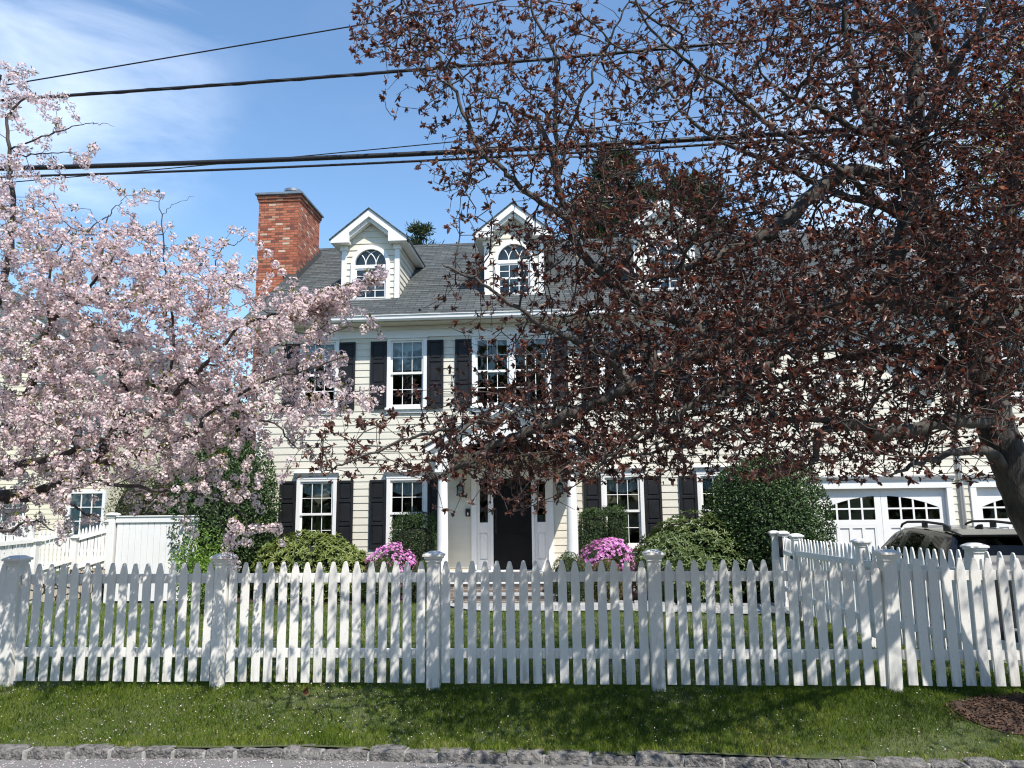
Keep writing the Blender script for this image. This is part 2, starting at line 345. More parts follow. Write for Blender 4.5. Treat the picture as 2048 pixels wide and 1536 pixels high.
def strip(name, poly, mat, dz, n=24):
    """flat slab following the ground: poly is [(x, y0, y1), ...]"""
    px = [p[0] for p in poly]; xs = np.linspace(px[0], px[-1], n); t = np.linspace(0, 1, 8)
    y0 = np.interp(xs, px, [p[1] for p in poly]); y1 = np.interp(xs, px, [p[2] for p in poly])
    X = np.repeat(xs[None], 8, 0); Y = y0[None]*(1-t[:, None]) + y1[None]*t[:, None]
    V = np.stack([X, Y, height(X, Y)+dz], -1).reshape(-1, 3); i = np.arange(8*n).reshape(8, n)
    F = np.stack([i[:-1, :-1], i[:-1, 1:], i[1:, 1:], i[1:, :-1]], -1).reshape(-1, 4)
    o = bulk(name, V, F, mat); set_uv(o.data); return tag(o, kind='structure')
MAT['path'] = bricks('pale_flagstone', [(0.0, (0.30, 0.30, 0.285)), (1.0, (0.42, 0.41, 0.38))], (0.2, 0.19, 0.17), 0.6, 0.45, 0.012, 0.3, noise=0.4)
strip('path', [(-2.6, 15.15, 15.75), (-1.9, 14.35, 15.75), (-0.5, 14.25, 15.6), (0.8, 14.15, 15.25), (2.4, 14.0, 14.95), (4.0, 13.75, 14.75), (5.2, 13.7, 14.7)], MAT['path'], 0.03)
strip('planting_bed', [(-7.6, 15.4, 17.3), (-3.2, 15.3, 17.3), (-3.05, 15.6, 17.3)], MAT['mulch'], 0.024)
strip('planting_bed', [(0.35, 15.62, 17.3), (1.6, 15.35, 17.3), (4.3, 14.95, 17.3), (4.9, 15.3, 17.3)], MAT['mulch'], 0.024)
edge = MB()
for a, b in zip([(-0.4, 15.62), (0.8, 15.3), (2.4, 15.0), (3.2, 14.9)], [(0.8, 15.3), (2.4, 15.0), (3.2, 14.9), (4.6, 14.82)]):
    k = 4
    for j in range(k):
        p = np.array(a)+(np.array(b)-np.array(a))*(j+0.03)/k; q = np.array(a)+(np.array(b)-np.array(a))*(j+0.97)/k
        z = float(height(p[0], p[1])); edge.add([(p[0], p[1]-.05, z-.02), (q[0], q[1]-.05, z-.02), (q[0], q[1]+.05, z-.02), (p[0], p[1]+.05, z-.02), (p[0], p[1]-.05, z+.07), (q[0], q[1]-.05, z+.07), (q[0], q[1]+.05, z+.07), (p[0], p[1]+.05, z+.07)], [(0,3,2,1),(4,5,6,7),(0,1,5,4),(1,2,6,5),(2,3,7,6),(3,0,4,7)])
tag(edge.build('path_edging', MAT['stone'], bevel=0.012), kind='structure')

# granite kerb, one row of rough blocks with mortar between
MAT['granite'] = noisy('rough_granite', (0.045, 0.043, 0.042), (0.27, 0.25, 0.23), 22, 0.85, 1.0, 50, detail=8, dist=0.03)
kv, kf = [], []; x = -12.0
mort = MB()
while x < 13:
    w = random.uniform(0.24, 0.42); top = 0.098+random.uniform(-.012, .012); y0 = float(kerb_y(x+w/2))+random.uniform(-.008, .008)
    nx, nz = 12, 7
    def P(u, v, s):  # s: 0 face, 1 top
        xx = x+0.008+(w-0.016)*u
        return xx
    pts = []
    prof = [(-0.005, -0.08), (0.0, -.04), (0.0, .0), (0.004, .03), (0.006, .06), (0.012, .09), (0.03, top-.006), (0.06, top), (0.10, top+.002), (0.13, top), (0.15, top-.004), (0.155, -.05)]
    pr = np.array(prof)
    o = len(kv)
    for i in range(nx+1):
        u = i/nx; ex = 0.010*(1-min(1, min(u, 1-u)*9))
        for (yy, zz) in prof:
            kv.append((x+0.006+(w-0.012)*u, y0+yy+ex*(1 if yy < .1 else -1), zz-(ex*.8 if zz > .08 else 0)))
    A = np.array(kv[o:]); Nn = fbm(A*1.0, 14, 3)*0.020 + fbm(A, 40, 5)*0.012
    for j in range(len(A)):
        yy, zz = prof[j % len(prof)]
        kv[o+j] = (A[j][0], A[j][1]-(Nn[j] if 0 <= zz < .1 else Nn[j]*.3), A[j][2]+(Nn[j]*.45 if zz > .08 else 0))
    m = len(prof)
    for i in range(nx):
        for j in range(m-1): kf.append((o+i*m+j, o+(i+1)*m+j, o+(i+1)*m+j+1, o+i*m+j+1))
    kf.append(tuple(o+j for j in range(m))); kf.append(tuple(o+nx*m+j for j in range(m-1, -1, -1)))
    mort.box(x+w-.016, x+w+.018, y0+.012, y0+.14, -.05, top-.018)
    x += w
tag(link_mesh('kerb', kv, kf, MAT['granite'], smooth='auto'), kind='structure')
MAT['mortar'] = noisy('kerb_mortar', (0.28, 0.27, 0.25), (0.42, 0.40, 0.37), 20, 0.9, 0.4, 60)
tag(mort.build('kerb_mortar', MAT['mortar'], bevel=0.006), kind='structure')

# ------------------------------------------------------------------ house
YH = 17.35
house = thing('house', (-1.3, YH, 0.1), 'two-storey cream clapboard house with black shutters, dormers and garage', 'house')
def siding(mb, x0, x1, z0, z1, y, holes=(), pitch=0.165, lap=0.014):
    z = z0
    while z < z1-0.01:
        zt = min(z+pitch, z1); cuts = sorted({z, zt, *[h for q in holes for h in (q[2], q[3]) if z < h < zt]})
        for a, b in zip(cuts[:-1], cuts[1:]):
            iv = [(x0, x1)]; mid = (a+b)/2
            for hx0, hx1, hz0, hz1 in holes:
                if hz0 < mid < hz1: iv = [p for (s, e) in iv for p in ((s, min(e, hx0)), (max(s, hx1), e)) if p[1]-p[0] > 1e-4]
            f = lambda zz: y-0.003-lap*(1-(zz-z)/pitch)
            for s, e in iv:
                mb.quad((s, f(a), a), (e, f(a), a), (e, f(b), b), (s, f(b), b))
                if a == z: mb.quad((s, y, a), (e, y, a), (e, f(a), a), (s, f(a), a))
        z = zt
UZ0, UZ1 = 4.33, 5.92      # upper window openings
LZ0, LZ1 = 1.08, 2.60      # ground-floor window openings
win = [(-5.88, 'L'), (-3.74, 'L'), (1.21, 'L'), (3.36, 'L'), (-5.90, 'U'), (-3.77, 'U'), (-1.735, 'U'), (-0.835, 'U'), (1.245, 'U'), (3.38, 'U'), (9.9, 'U'), (11.6, 'U')]
HW = 0.395
holes = []
for xc, s in win:
    z0, z1 = (UZ0, UZ1) if s == 'U' else (LZ0, LZ1)
    holes.append((xc-HW, xc+HW, z0, z1))
GAR = [(5.52, 8.27), (8.90, 11.65)]
for a, b in GAR: holes.append((a, b, -0.1, 2.28))
holes.append((-2.20, -0.42, 0.4, 2.62))   # front door unit
w = MB(); siding(w, -7.36, 13.0, 0.28, 6.02, YH, holes); w.build('front_wall', MAT['siding'], house, recalc=False)
w = MB()
for k in range(36):
    z = 0.28+0.165*k
    w.quad((-7.36, YH, z), (-7.36, YH+9.1, z), (-7.36, YH+9.1, z+.165), (-7.36, YH, z+.165))
w.prism([(YH, 6.2), (YH+9.1, 6.2), (YH+4.55, 9.6)], -7.36, -7.34, 'X')
w.build('gable_wall', MAT['siding'], house)
w = MB(); w.box(12.98, 13.0, YH+.03, YH+9.1, 0.1, 6.2); w.box(-7.3, 12.98, YH+9.08, YH+9.1, 0.1, 6.2); w.build('rear_wall', MAT['siding'], house)
w = MB(); w.box(-7.28, 12.9, YH+4.0, YH+4.05, 0.1, 6.15); w.box(-7.28, 12.9, YH+.12, YH+4, 3.1, 3.3); w.box(-7.28, 12.9, YH+.12, YH+4, 0.42, 0.46); w.box(-7.28, 12.9, YH+.12, YH+4, 6.1, 6.15)
for xx in (-4.8, -2.45, 0.35, 2.3, 4.9): w.box(xx, xx+.08, YH+.12, YH+4, 0.45, 6.1)
w.build('interior', MAT['room'], house)
w = MB(); w.box(-7.35, 5.3, YH-.012, YH+.1, -0.1, 0.28); w.box(8.42, 8.75, YH-.012, YH+.1, -0.1, 0.28); w.build('foundation', MAT['stone'], house)
w = MB(); w.box(-7.385, -7.24, YH-.045, YH+.02, 0.28, 6.0); w.box(-7.395, -7.362, YH-.043, YH+.10, 0.28, 6.0); w.build('corner_board', MAT['trim'], house, bevel=.004)
# eave: frieze, soffit, crown
w = MB(); w.box(-7.4, 13.0, YH-.04, YH+.02, 6.0, 6.27); w.box(-7.4, 13.0, YH-.075, YH-.041, 6.18, 6.262); w.build('frieze', MAT['trim'], house, bevel=.004)
w = MB(); w.box(-7.55, 13.0, YH-.42, YH+.1, 6.27, 6.30); w.build('soffit', MAT['siding'], house)
gp = [(YH-.44, 6.30), (YH-.50, 6.30), (YH-.53, 6.34), (YH-.535, 6.42), (YH-.555, 6.42), (YH-.555, 6.435), (YH-.535, 6.435), (YH-.52, 6.42), (YH-.44, 6.40)]
w = MB(); w.prism(gp, -7.6, 13.05, 'X'); w.build('gutter', MAT['trim'], house)
w = MB(); w.tube([(8.58, YH-.47, 6.32), (8.58, YH-.42, 6.2), (8.58, YH-.08, 5.95), (8.58, YH-.07, 5.7), (8.58, YH-.07, 0.15)], 0.04, 8); w.build('downspout', MAT['trim'], house, smooth=True)
# roof in lapped shingle courses
RS = 0.687; EY, EZ, RY = YH-.50, 6.42, 21.9
def roof_z(y): return EZ+RS*(y-EY)
w = MB(); X0, X1 = -7.66, 13.1; y = EY
while y < RY-.005:
    y2 = min(y+.125, RY); nb = int((X1-X0)/.45)
    w.add([(X0, y, roof_z(y)), (X1, y, roof_z(y)), (X1, y, roof_z(y)+.014), (X0, y, roof_z(y)+.014)], [(0, 1, 2, 3)])
    w.quad((X0, y, roof_z(y)+.014), (X1, y, roof_z(y)+.014), (X1, y2, roof_z(y2)+.002), (X0, y2, roof_z(y2)+.002)); y = y2
BY = RY+(RY-EY)
w.quad((X0, RY, roof_z(RY)+.01), (X1, RY, roof_z(RY)+.01), (X1, BY, EZ), (X0, BY, EZ))
w.quad((X0, EY, EZ-.03), (X0, RY, roof_z(RY)-.03), (X0, RY, roof_z(RY)+.015), (X0, EY, EZ+.015))
w.build('roof', MAT['roof'], house, uv=True, recalc=False)
w = MB(); w.prism([(RY-.16, roof_z(RY)-.09), (RY, roof_z(RY)+.035), (RY+.16, roof_z(RY)-.09), (RY, roof_z(RY)-.005)], X0, X1, 'X'); w.build('ridge_cap', MAT['roof'], house, uv=True)
w = MB(); w.prism([(EY+.02, EZ-.16), (RY, roof_z(RY)-.17), (RY, roof_z(RY)-.03), (EY, EZ-.02)], -7.64, -7.60, 'X'); w.build('rake_board', MAT['trim'], house)
# chimney
cx0, cx1, cy0, cy1 = -8.44, -7.29, 19.35, 21.05
w = MB(); w.box(cx0, cx1, cy0, cy1, 0.1, 10.42); w.box(cx0-.025, cx1+.025, cy0-.025, cy1+.025, 10.42, 10.50); w.box(cx0-.05, cx1+.05, cy0-.05, cy1+.05, 10.50, 10.60)
chim = w.build('chimney', MAT['brick'], house, uv=True); chim.location = (0, 0, 0)
w = MB(); w.box(cx0-.10, cx1+.10, cy0-.10, cy1+.10, 10.60, 10.67); w.build('chimney_cap', MAT['zinc'], chim, bevel=.01)
w = MB(); w.lathe((-7.74, 20.0, 10.67), [(.21, 0), (.21, .26), (.235, .27), (.235, .34), (.19, .35), (.17, .3)], 24); w.build('flue', MAT['zinc'], chim, smooth='auto')
w = MB(); y = cy0-.02
while y < cy1+.05:
    w.box(cx1-.01, cx1+.012, y, y+.215, roof_z(y)-.1, roof_z(y)+.30); y += .215
w.box(-7.66, cx1, cy0-.014, cy0+.01, roof_z(cy0)-.2, roof_z(cy0)+.16)
w.build('flashing', MAT['flash'], chim)

def muntins(mb, x0, x1, z0, z1, nx, nz, y0, y1, t=0.018):
    for i in range(1, nx): xx = x0+(x1-x0)*i/nx; mb.box(xx-t/2, xx+t/2, y0, y1, z0, z1)
    for j in range(1, nz):
        zz = z0+(z1-z0)*j/nz
        for i in range(nx):
            a = x0+(x1-x0)*i/nx+(t/2 if i else 0); b = x0+(x1-x0)*(i+1)/nx-(t/2 if i < nx-1 else 0)
            mb.box(a, b, y0+.002, y1-.002, zz-t/2, zz+t/2)
def window(root, xc, z0, z1, crown, blind, double_side=0):
    x0, x1 = xc-HW, xc+HW; c = .085; y = YH
    f = MB(); zc = z1+.05
    l = 0 if double_side == 1 else c; r = 0 if double_side == -1 else c
    if l: f.box(x0-l, x0, y-.052, y+.05, z0-.02, zc)
    else: f.box(x0-.055, x0, y-.052, y+.05, z0-.02, zc)
    if r: f.box(x1, x1+r, y-.052, y+.05, z0-.02, zc)
    else: f.box(x1, x1+.055, y-.052, y+.05, z0-.02, zc)
    xl, xr = x0-(l or .055), x1+(r or .055)
    f.box(x0, x1, y-.050, y+.05, z1, zc)
    if crown:
        f.box(xl-.01, xr+.01, y-.058, y-.003, zc, zc+.07)
        f.prism([(y-.003, zc+.07), (y-.062, zc+.07), (y-.075, zc+.10), (y-.11, zc+.13), (y-.125, zc+.15), (y-.125, zc+.165), (y-.003, zc+.185)], xl-.06, xr+.06, 'X')
    else: f.box(xl-.02, xr+.02, y-.085, y-.042, zc, zc+.028)
    wo = f.build('window', MAT['trim'], root, bevel=.004)
    s = MB(); s.prism([(y-.10, z0-.075), (y-.10, z0-.03), (y+.04, z0), (y+.04, z0-.075)], xl-.03, xr+.03, 'X'); s.box(xl, xr, y-.055, y-.02, z0-.16, z0-.075); s.build('sill', MAT['trim'], wo, bevel=.004)
    zm = (z0+z1)/2
    sa = MB(); st = .045
    for (a, b, yy) in ((zm-.02, z1, y-.012), (z0, zm+.02, y+.022)):
        sa.box(x0, x0+st, yy, yy+.032, a, b); sa.box(x1-st, x1, yy, yy+.032, a, b); sa.box(x0+st, x1-st, yy, yy+.032, b-st, b); sa.box(x0+st, x1-st, yy, yy+.032, a, a+st*1.2)
        muntins(sa, x0+st, x1-st, a+st*1.2, b-st, 3, 2, yy+.003, yy+.028, .016)
    sa.build('sash', MAT['trim'], wo, bevel=.002, seg=1)
    g = MB()
    for (a, b, yy) in ((zm-.02, z1, y+.002), (z0, zm+.02, y+.036)): g.box(x0+.01, x1-.01, yy, yy+.004, a+.01, b-.01)
    g.build('pane', MAT['glass'], wo)
    b_ = MB(); zb = z1-(z1-z0)*blind
    n = 14
    if crown:
        for i in range(n):
            u0, u1 = i/n, (i+1)/n; sag = lambda u: .10*(1-(2*u-1)**2)
            xx0 = x0+.02+(x1-x0-.04)*u0; xx1 = x0+.02+(x1-x0-.04)*u1
            yy = lambda u: y+.12+.02*math.sin(u*40)
            b_.quad((xx0, yy(u0), zb-sag(u0)), (xx1, yy(u1), zb-sag(u1)), (xx1, yy(u1)-.03, z1), (xx0, yy(u0)-.03, z1))
    else:
        k = 0; zz = z1
        while zz > zb: b_.quad((x0+.02, y+.10, zz), (x1-.02, y+.10, zz), (x1-.02, y+.115, zz-.05), (x0+.02, y+.115, zz-.05)); zz -= .05
    b_.build('blind', MAT['blind'], wo, recalc=False)
    return wo
for xc, s in win:
    if s == 'L': window(house, xc, LZ0, LZ1, True, 0.16)
    else:
        ds = -1 if abs(xc+1.735) < .01 else (1 if abs(xc+.835) < .01 else 0)
        window(house, xc, UZ0, UZ1, False, {-3.77: .42, -5.90: .30}.get(xc, .08), ds)
def shutter(root, xc, z0, z1, w_=.385):
    m = MB(); y = YH-.062; x0, x1 = xc-w_/2, xc+w_/2; st = .055; zs = [z0, z0+(z1-z0)*.36, z0+(z1-z0)*.70, z1]
    m.box(x0, x0+st, y, y+.034, z0, z1); m.box(x1-st, x1, y, y+.034, z0, z1)
    m.box(x0+st, x1-st, y+.001, y+.033, z0, z0+.09)
    for a in zs[1:3]: m.box(x0+st, x1-st, y+.001, y+.033, a-.035, a+.035)
    m.box(x0+st, x1-st, y+.001, y+.033, z1-.06, z1)
    for a, b in ((zs[0]+.09, zs[1]-.035), (zs[1]+.035, zs[2]-.035), (zs[2]+.035, zs[3]-.06)):
        m.box(x0+st, x1-st, y+.02, y+.031, a, b); m.prism([(x0+st+.03, a+.03), (x1-st-.03, a+.03), (x1-st-.03, b-.03), (x0+st+.03, b-.03)], y+.006, y+.0195)
    so = m.build('shutter', MAT['shutter'], root, bevel=.004, seg=1)
    h = MB()
    h.tube([(xc-.12, y-.002, z0-.035), (xc-.02, y-.012, z0-.02), (xc, y-.015, z0-.05), (xc+.03, y-.012, z0-.015)], .007, 6); h.build('shutter_dog', MAT['metalblack'], so)
    return so
for xc, s in ((-5.88, 'L'), (-3.74, 'L'), (1.21, 'L'), (3.36, 'L'), (-5.90, 'U'), (-3.77, 'U'), (1.245, 'U'), (3.38, 'U')):
    z0, z1 = (UZ0-.05, UZ1-.01) if s == 'U' else (LZ0-.03, LZ1+.02)
    for sg in (-1, 1): shutter(house, xc+sg*(HW+.085+.205), z0, z1)
for xc in (-1.735-HW-.085-.205, -.835+HW+.085+.205): shutter(house, xc, UZ0-.05, UZ1-.01)

# front door unit
yd = YH+.03
m = MB(); m.box(-2.24, -2.12, YH-.05, YH+.1, .56, 2.62); m.box(-.48, -.36, YH-.05, YH+.1, .56, 2.62); m.box(-2.28, -.32, YH-.055, YH+.1, 2.62, 2.80); m.box(-2.31, -.29, YH-.10, YH+.05, 2.80, 2.84)
m.box(-1.80, -1.74, YH-.03, YH+.1, .56, 2.62); m.box(-.86, -.80, YH-.03, YH+.1, .56, 2.62)
m.box(-2.12, -.48, YH-.04, YH+.1, .50, .56)
m.build('door_casing', MAT['trim'], house, bevel=.004)
for x0, x1 in ((-2.12, -1.80), (-.80, -.48)):
    xm = (x0+x1)/2; gx0, gx1 = xm-.095, xm+.095
    m = MB(); m.box(x0, gx0, yd, yd+.05, .56, 2.62); m.box(gx1, x1, yd, yd+.05, .56, 2.62); m.box(gx0, gx1, yd, yd+.05, 2.54, 2.62); m.box(gx0, gx1, yd, yd+.05, .56, .79); m.box(gx0, gx1, yd+.001, yd+.05, 1.39, 1.62); m.box(gx0, gx1, yd+.022, yd+.045, .79, 1.39)
    m.prism([(gx0+.025, .815), (gx1-.025, .815), (gx1-.025, 1.365), (gx0+.025, 1.365)], yd+.008, yd+.021)
    sl = m.build('sidelight', MAT['trim'], house, bevel=.004)
    m = MB(); m.box(gx0-.004, gx1+.004, yd+.03, yd+.035, 1.61, 2.55); m.build('pane', MAT['glass'], sl)
m = MB(); m.box(-1.74, -.86, yd+.02, yd+.065, .575, 2.62)
for a, b in ((.80, 1.36), (1.52, 2.44)): m.box(-1.60, -1.0, yd+.010, yd+.0195, a, b)
door = m.build('front_door', MAT['doorblack'], house, bevel=.006)
m = MB(); m.tube([(-1.685, yd+.01, 1.75), (-1.685, yd-.05, 1.72), (-1.685, yd-.055, 1.6), (-1.685, yd-.045, 1.45), (-1.685, yd+.01, 1.42)], .012, 8); m.box(-1.71, -1.66, yd+.006, yd+.019, 1.38, 1.95); m.build('door_handle', MAT['metalblack'], door, bevel=.003)
# porch
PX, PYF = -1.31, 15.98
floor = MB(); floor.box(-3.05, .42, 15.66, YH-.06, .43, .55); floor.build('porch_floor', MAT['trim'], house, bevel=.012)
floor = MB(); floor.box(-3.0, .37, 15.70, YH-.06, -.05, .43); floor.box(-2.3, -.3, 15.36, 15.70, -.05, .23); floor.build('porch_step', MAT['stepbrick'], house, uv=True)
floor = MB(); floor.box(-2.34, -.26, 15.32, 15.66, .23, .27); floor.build('step_tread', MAT['stone'], house, bevel=.01)
for xc in (-2.68, .055):
    m = MB(); m.lathe((xc, PYF, .55), [(.155, 0), (.155, .05), (.14, .055), (.145, .09), (.125, .12), (.116, .14), (.117, .7), (.112, 1.3), (.102, 1.95), (.1, 2.02), (.112, 2.03), (.112, 2.05), (.1, 2.06), (.1, 2.11), (.125, 2.14), (.13, 2.17)], 28)
    c = m.build('column', MAT['trim'], house, smooth='auto')
    m = MB(); m.box(xc-.15, xc+.15, PYF-.15, PYF+.15, 2.72, 2.79); m.build('capital', MAT['trim'], c, bevel=.006)
    m = MB(); m.box(xc-.17, xc+.17, PYF-.17, PYF+.17, .55, .60); m.build('plinth', MAT['trim'], c, bevel=.006)
    m = MB(); s_ = -1 if xc < PX else 1
    m.box(xc-.13, xc+.13, PYF-.13, YH-.03, 2.79, 3.04); m.box(xc-.15, xc+.15, PYF-.15, YH-.03, 3.04, 3.12); m.build('porch_beam', MAT['trim'], house, bevel=.005)
pw = 1.66
pts = [(PX-pw, 3.12), (PX-pw, 3.19), (PX, 3.19+.54*pw), (PX+pw, 3.19), (PX+pw, 3.12)]
arc = [(PX+1.22*math.cos(t), 2.95+.42*math.sin(t)) for t in np.linspace(math.asin(.17/.42), math.pi-math.asin(.17/.42), 25)]
m = MB(); m.prism(pts+[(PX-1.3, 3.12)]+arc[::-1]+[(PX+1.3, 3.12)], PYF-.12, PYF+.06)
m.build('porch_gable', MAT['trim'], house)
m = MB()
for sg in (-1, 1):
    a = (PX, 3.19+.54*pw+.09); b = (PX+sg*(pw+.08), 3.19-.04+.09)
    m.prism([a, b, (b[0], b[1]-.12), (a[0], a[1]-.12)], PYF-.22, PYF-.121)
    m.prism([(a[0], a[1]-.12), (b[0]-sg*.05, b[1]-.095), (b[0]-sg*.05, b[1]-.16), (a[0], a[1]-.185)], PYF-.17, PYF-.1215)
m.build('porch_rake', MAT['trim'], house)
m = MB()
for sg in (-1, 1):
    a = (PX, 3.19+.54*pw+.13); b = (PX+sg*(pw+.12), 3.15+.125); m.prism([a, b, (b[0], b[1]-.035), (a[0], a[1]-.035)], PYF-.26, YH-.025)
m.build('porch_roof', MAT['roof'], house, uv=True)
vault = MB(); vt = np.linspace(0, math.pi, 21)
for a, b in zip(vt[:-1], vt[1:]): vault.quad((PX+1.24*math.cos(a), PYF+.06, 3.0+.40*math.sin(a)), (PX+1.24*math.cos(b), PYF+.06, 3.0+.40*math.sin(b)), (PX+1.24*math.cos(b), YH-.02, 3.0+.40*math.sin(b)), (PX+1.24*math.cos(a), YH-.02, 3.0+.40*math.sin(a)))
vault.build('porch_ceiling', MAT['siding'], house, recalc=False)

# dormers: body > roof, window, trim
def dormer(xc):
    yf = 17.92; hw = .725; zb = roof_z(yf)-.06; ze = 8.72; zp = 9.30; y = yf
    yb = EY+(ze-EZ)/RS
    m = MB()
    # front, siding with round-headed opening left by overlapping courses outside the casing
    R = .40; zs = 8.02
    z = zb
    while z < zp-.12:
        zt = min(z+.165, zp); k = 6
        for q in range(k):
            a = z+(zt-z)*q/k; b = z+(zt-z)*(q+1)/k; mid = (a+b)/2
            lim = hw if mid < ze else max(.01, hw*(zp-mid)/(zp-ze)); lim = min(lim, hw)
            op = R+.05 if 7.08 < mid < zs else (math.sqrt(max(0, (R+.05)**2-(mid-zs)**2)) if mid >= zs else 0)
            f = lambda zz: y-.003-.02*(1-(zz-z)/.165)
            for s, e in ([(-lim, lim)] if op < .01 else [(-lim, -op), (op, lim)]):
                if e-s > .005: m.quad((xc+s, f(a), a), (xc+e, f(a), a), (xc+e, f(b), b), (xc+s, f(b), b))
                if q == 0 and e-s > .005: m.quad((xc+s, y, a), (xc+e, y, a), (xc+e, f(a), a), (xc+s, f(a), a))
        z = zt
    for sg in (-1, 1):  # cheeks
        xx = xc+sg*hw; z = zb
        while z < ze:
            zt = min(z+.165, ze); y0b = EY+(z-EZ)/RS; y1b = EY+(zt-EZ)/RS
            m.quad((xx+sg*.02, y, z), (xx+sg*.02, y0b+.2, z), (xx, y1b+.2, zt), (xx, y, zt)); m.quad((xx, y, z), (xx, y0b+.2, z), (xx+sg*.02, y0b+.2, z), (xx+sg*.02, y, z)); z = zt
    m.quad((xc-hw, yf+.5, zb), (xc+hw, yf+.5, zb), (xc+hw, yf+.5, ze), (xc-hw, yf+.5, ze))
    d = m.build('dormer', MAT['siding'], house, recalc=False)
    for sg in (-1, 1):
        t = MB()
        a, b = sorted((xc+sg*(hw+.015), xc+sg*(hw-.11))); t.box(a, b, y-.05, y+.06, zb, 8.40)
        a, b = sorted((xc+sg*(hw+.05), xc+sg*(hw-.14))); t.box(a, b, y-.075, y+.06, 8.40, 8.54)
        t.build('corner_board', MAT['trim'], d, bevel=.004)
    t = MB()
    ov = .24; sl = (zp-ze)/hw
    for sg in (-1, 1):   # rake with heavy return at the eave
        X = lambda u: xc+sg*u
        t.prism([(X(0), zp+.10), (X(hw+ov), zp+.10-sl*(hw+ov)), (X(hw+ov), 8.54), (X(.5), 8.54), (X(.5), zp-.10-sl*.5), (X(0), zp-.10)], y-.28, y-.20)
        t.prism([(X(0), zp-.10), (X(hw-.1), zp-.10-sl*(hw-.1)), (X(hw-.1), zp-.20-sl*(hw-.1)), (X(0), zp-.20)], y-.20, y-.028)
        zz = 8.54; a, b = sorted((X(hw+ov), X(.5))); t.box(a, b, y-.20, y-.03, zz-.002, zz+.06)
        # side eave board running back to the roof
        ye = EY+(zz+.05-EZ)/RS
        a, b = sorted((X(hw+ov), X(hw+ov-.03))); t.box(a, b, y-.205, ye+.05, zz+.0, zz+.10)
        a, b = sorted((X(hw+ov-.03), X(hw+.02))); t.box(a, b, y-.02, ye+.1, zz+.0, zz+.02)
    t.build('rake', MAT['trim'], d)
    r = MB()
    for sg in (-1, 1):
        X = lambda u: xc+sg*u; yb1 = EY+(zp+.13-EZ)/RS+.02; ze1 = zp+.13-sl*(hw+ov+.03); yb2 = EY+(ze1-EZ)/RS+.05
        a, b = (X(0), zp+.13), (X(hw+ov+.03), ze1)
        r.add([(a[0], y-.31, a[1]), (b[0], y-.31, b[1]), (b[0], yb2, b[1]), (a[0], yb1, a[1]), (a[0], y-.31, a[1]-.03), (b[0], y-.31, b[1]-.03), (b[0], yb2, b[1]-.03), (a[0], yb1, a[1]-.03)],
              [(0, 1, 2, 3), (4, 7, 6, 5), (0, 4, 5, 1), (1, 5, 6, 2), (2, 6, 7, 3), (3, 7, 4, 0)])
    r.build('roof', MAT['roof'], d, uv=True)
    # round-headed window: casing ring, sash bars
    wm = MB(); ro, ri = .50, .40; n = 24; z0 = 7.13
    outl = [(xc+ro*math.cos(a), zs+ro*math.sin(a)) for a in np.linspace(0, math.pi, n)]; inl = [(xc+ri*math.cos(a), zs+ri*math.sin(a)) for a in np.linspace(math.pi, 0, n)]
    wm.prism([(xc+ro, z0-.02)]+outl+[(xc-ro, z0-.02), (xc-ri, z0-.02)]+inl+[(xc+ri, z0-.02)], y-.06, y+.05)
    wm.box(xc-.55, xc+.55, y-.09, y-.03, z0-.10, z0-.02); wm.box(xc-ri, xc+ri, y-.02, y+.04, z0-.02, z0+.05); wm.box(xc-ri, xc+ri, y-.03, y+.04, 7.93, 8.02)
    wm.box(xc-ri, xc-ri+.045, y-.012, y+.03, z0+.05, 7.93); wm.box(xc+ri-.045, xc+ri, y-.012, y+.03, z0+.05, 7.93)
    wm.box(xc-ri+.045, xc+ri-.045, y-.012, y+.03, z0+.40, z0+.45); wm.box(xc-ri+.045, xc+ri-.045, y-.012, y+.03, 7.89, 7.93)
    muntins(wm, xc-ri+.045, xc+ri-.045, z0+.05, z0+.40, 3, 2, y-.008, y+.02, .018); muntins(wm, xc-ri+.045, xc+ri-.045, z0+.45, 7.89, 3, 2, y-.008, y+.02, .018)
    for c0, a0, a1 in ((-1, 0, 62), (1, 118, 180), (-.333*3+.0, 0, 0)):
        pass
    rr = ri*1.02
    def arcb(cx, r_, a0, a1):
        p = [(cx+r_*math.cos(math.radians(a)), y+.006, zs+r_*math.sin(math.radians(a))) for a in np.linspace(a0, a1, 14)]
        p = [q for q in p if math.hypot(q[0]-xc, q[2]-zs) < ri-.004]
        if len(p) > 1: wm.tube(p, .013, 6)
    third = 2*ri/3
    arcb(xc-ri+third-ri*1.0, ri*1.0, 0, 80); arcb(xc+ri-third+ri*1.0, ri*1.0, 180, 100)
    arcb(xc-ri+2*third-ri*1.0, ri*1.0, 0, 90); arcb(xc+ri-2*third+ri*1.0, ri*1.0, 180, 90)
    wi = wm.build('window', MAT['trim'], d, bevel=0)
    g = MB(); g.prism([(xc+ri, z0)]+[(xc+ri*math.cos(a), zs+ri*math.sin(a)) for a in np.linspace(0, math.pi, n)]+[(xc-ri, z0)], y+.022, y+.026); g.build('pane', MAT['glass'], d)
    return d
for xc in (-4.85, -1.23, 2.45): dormer(xc)

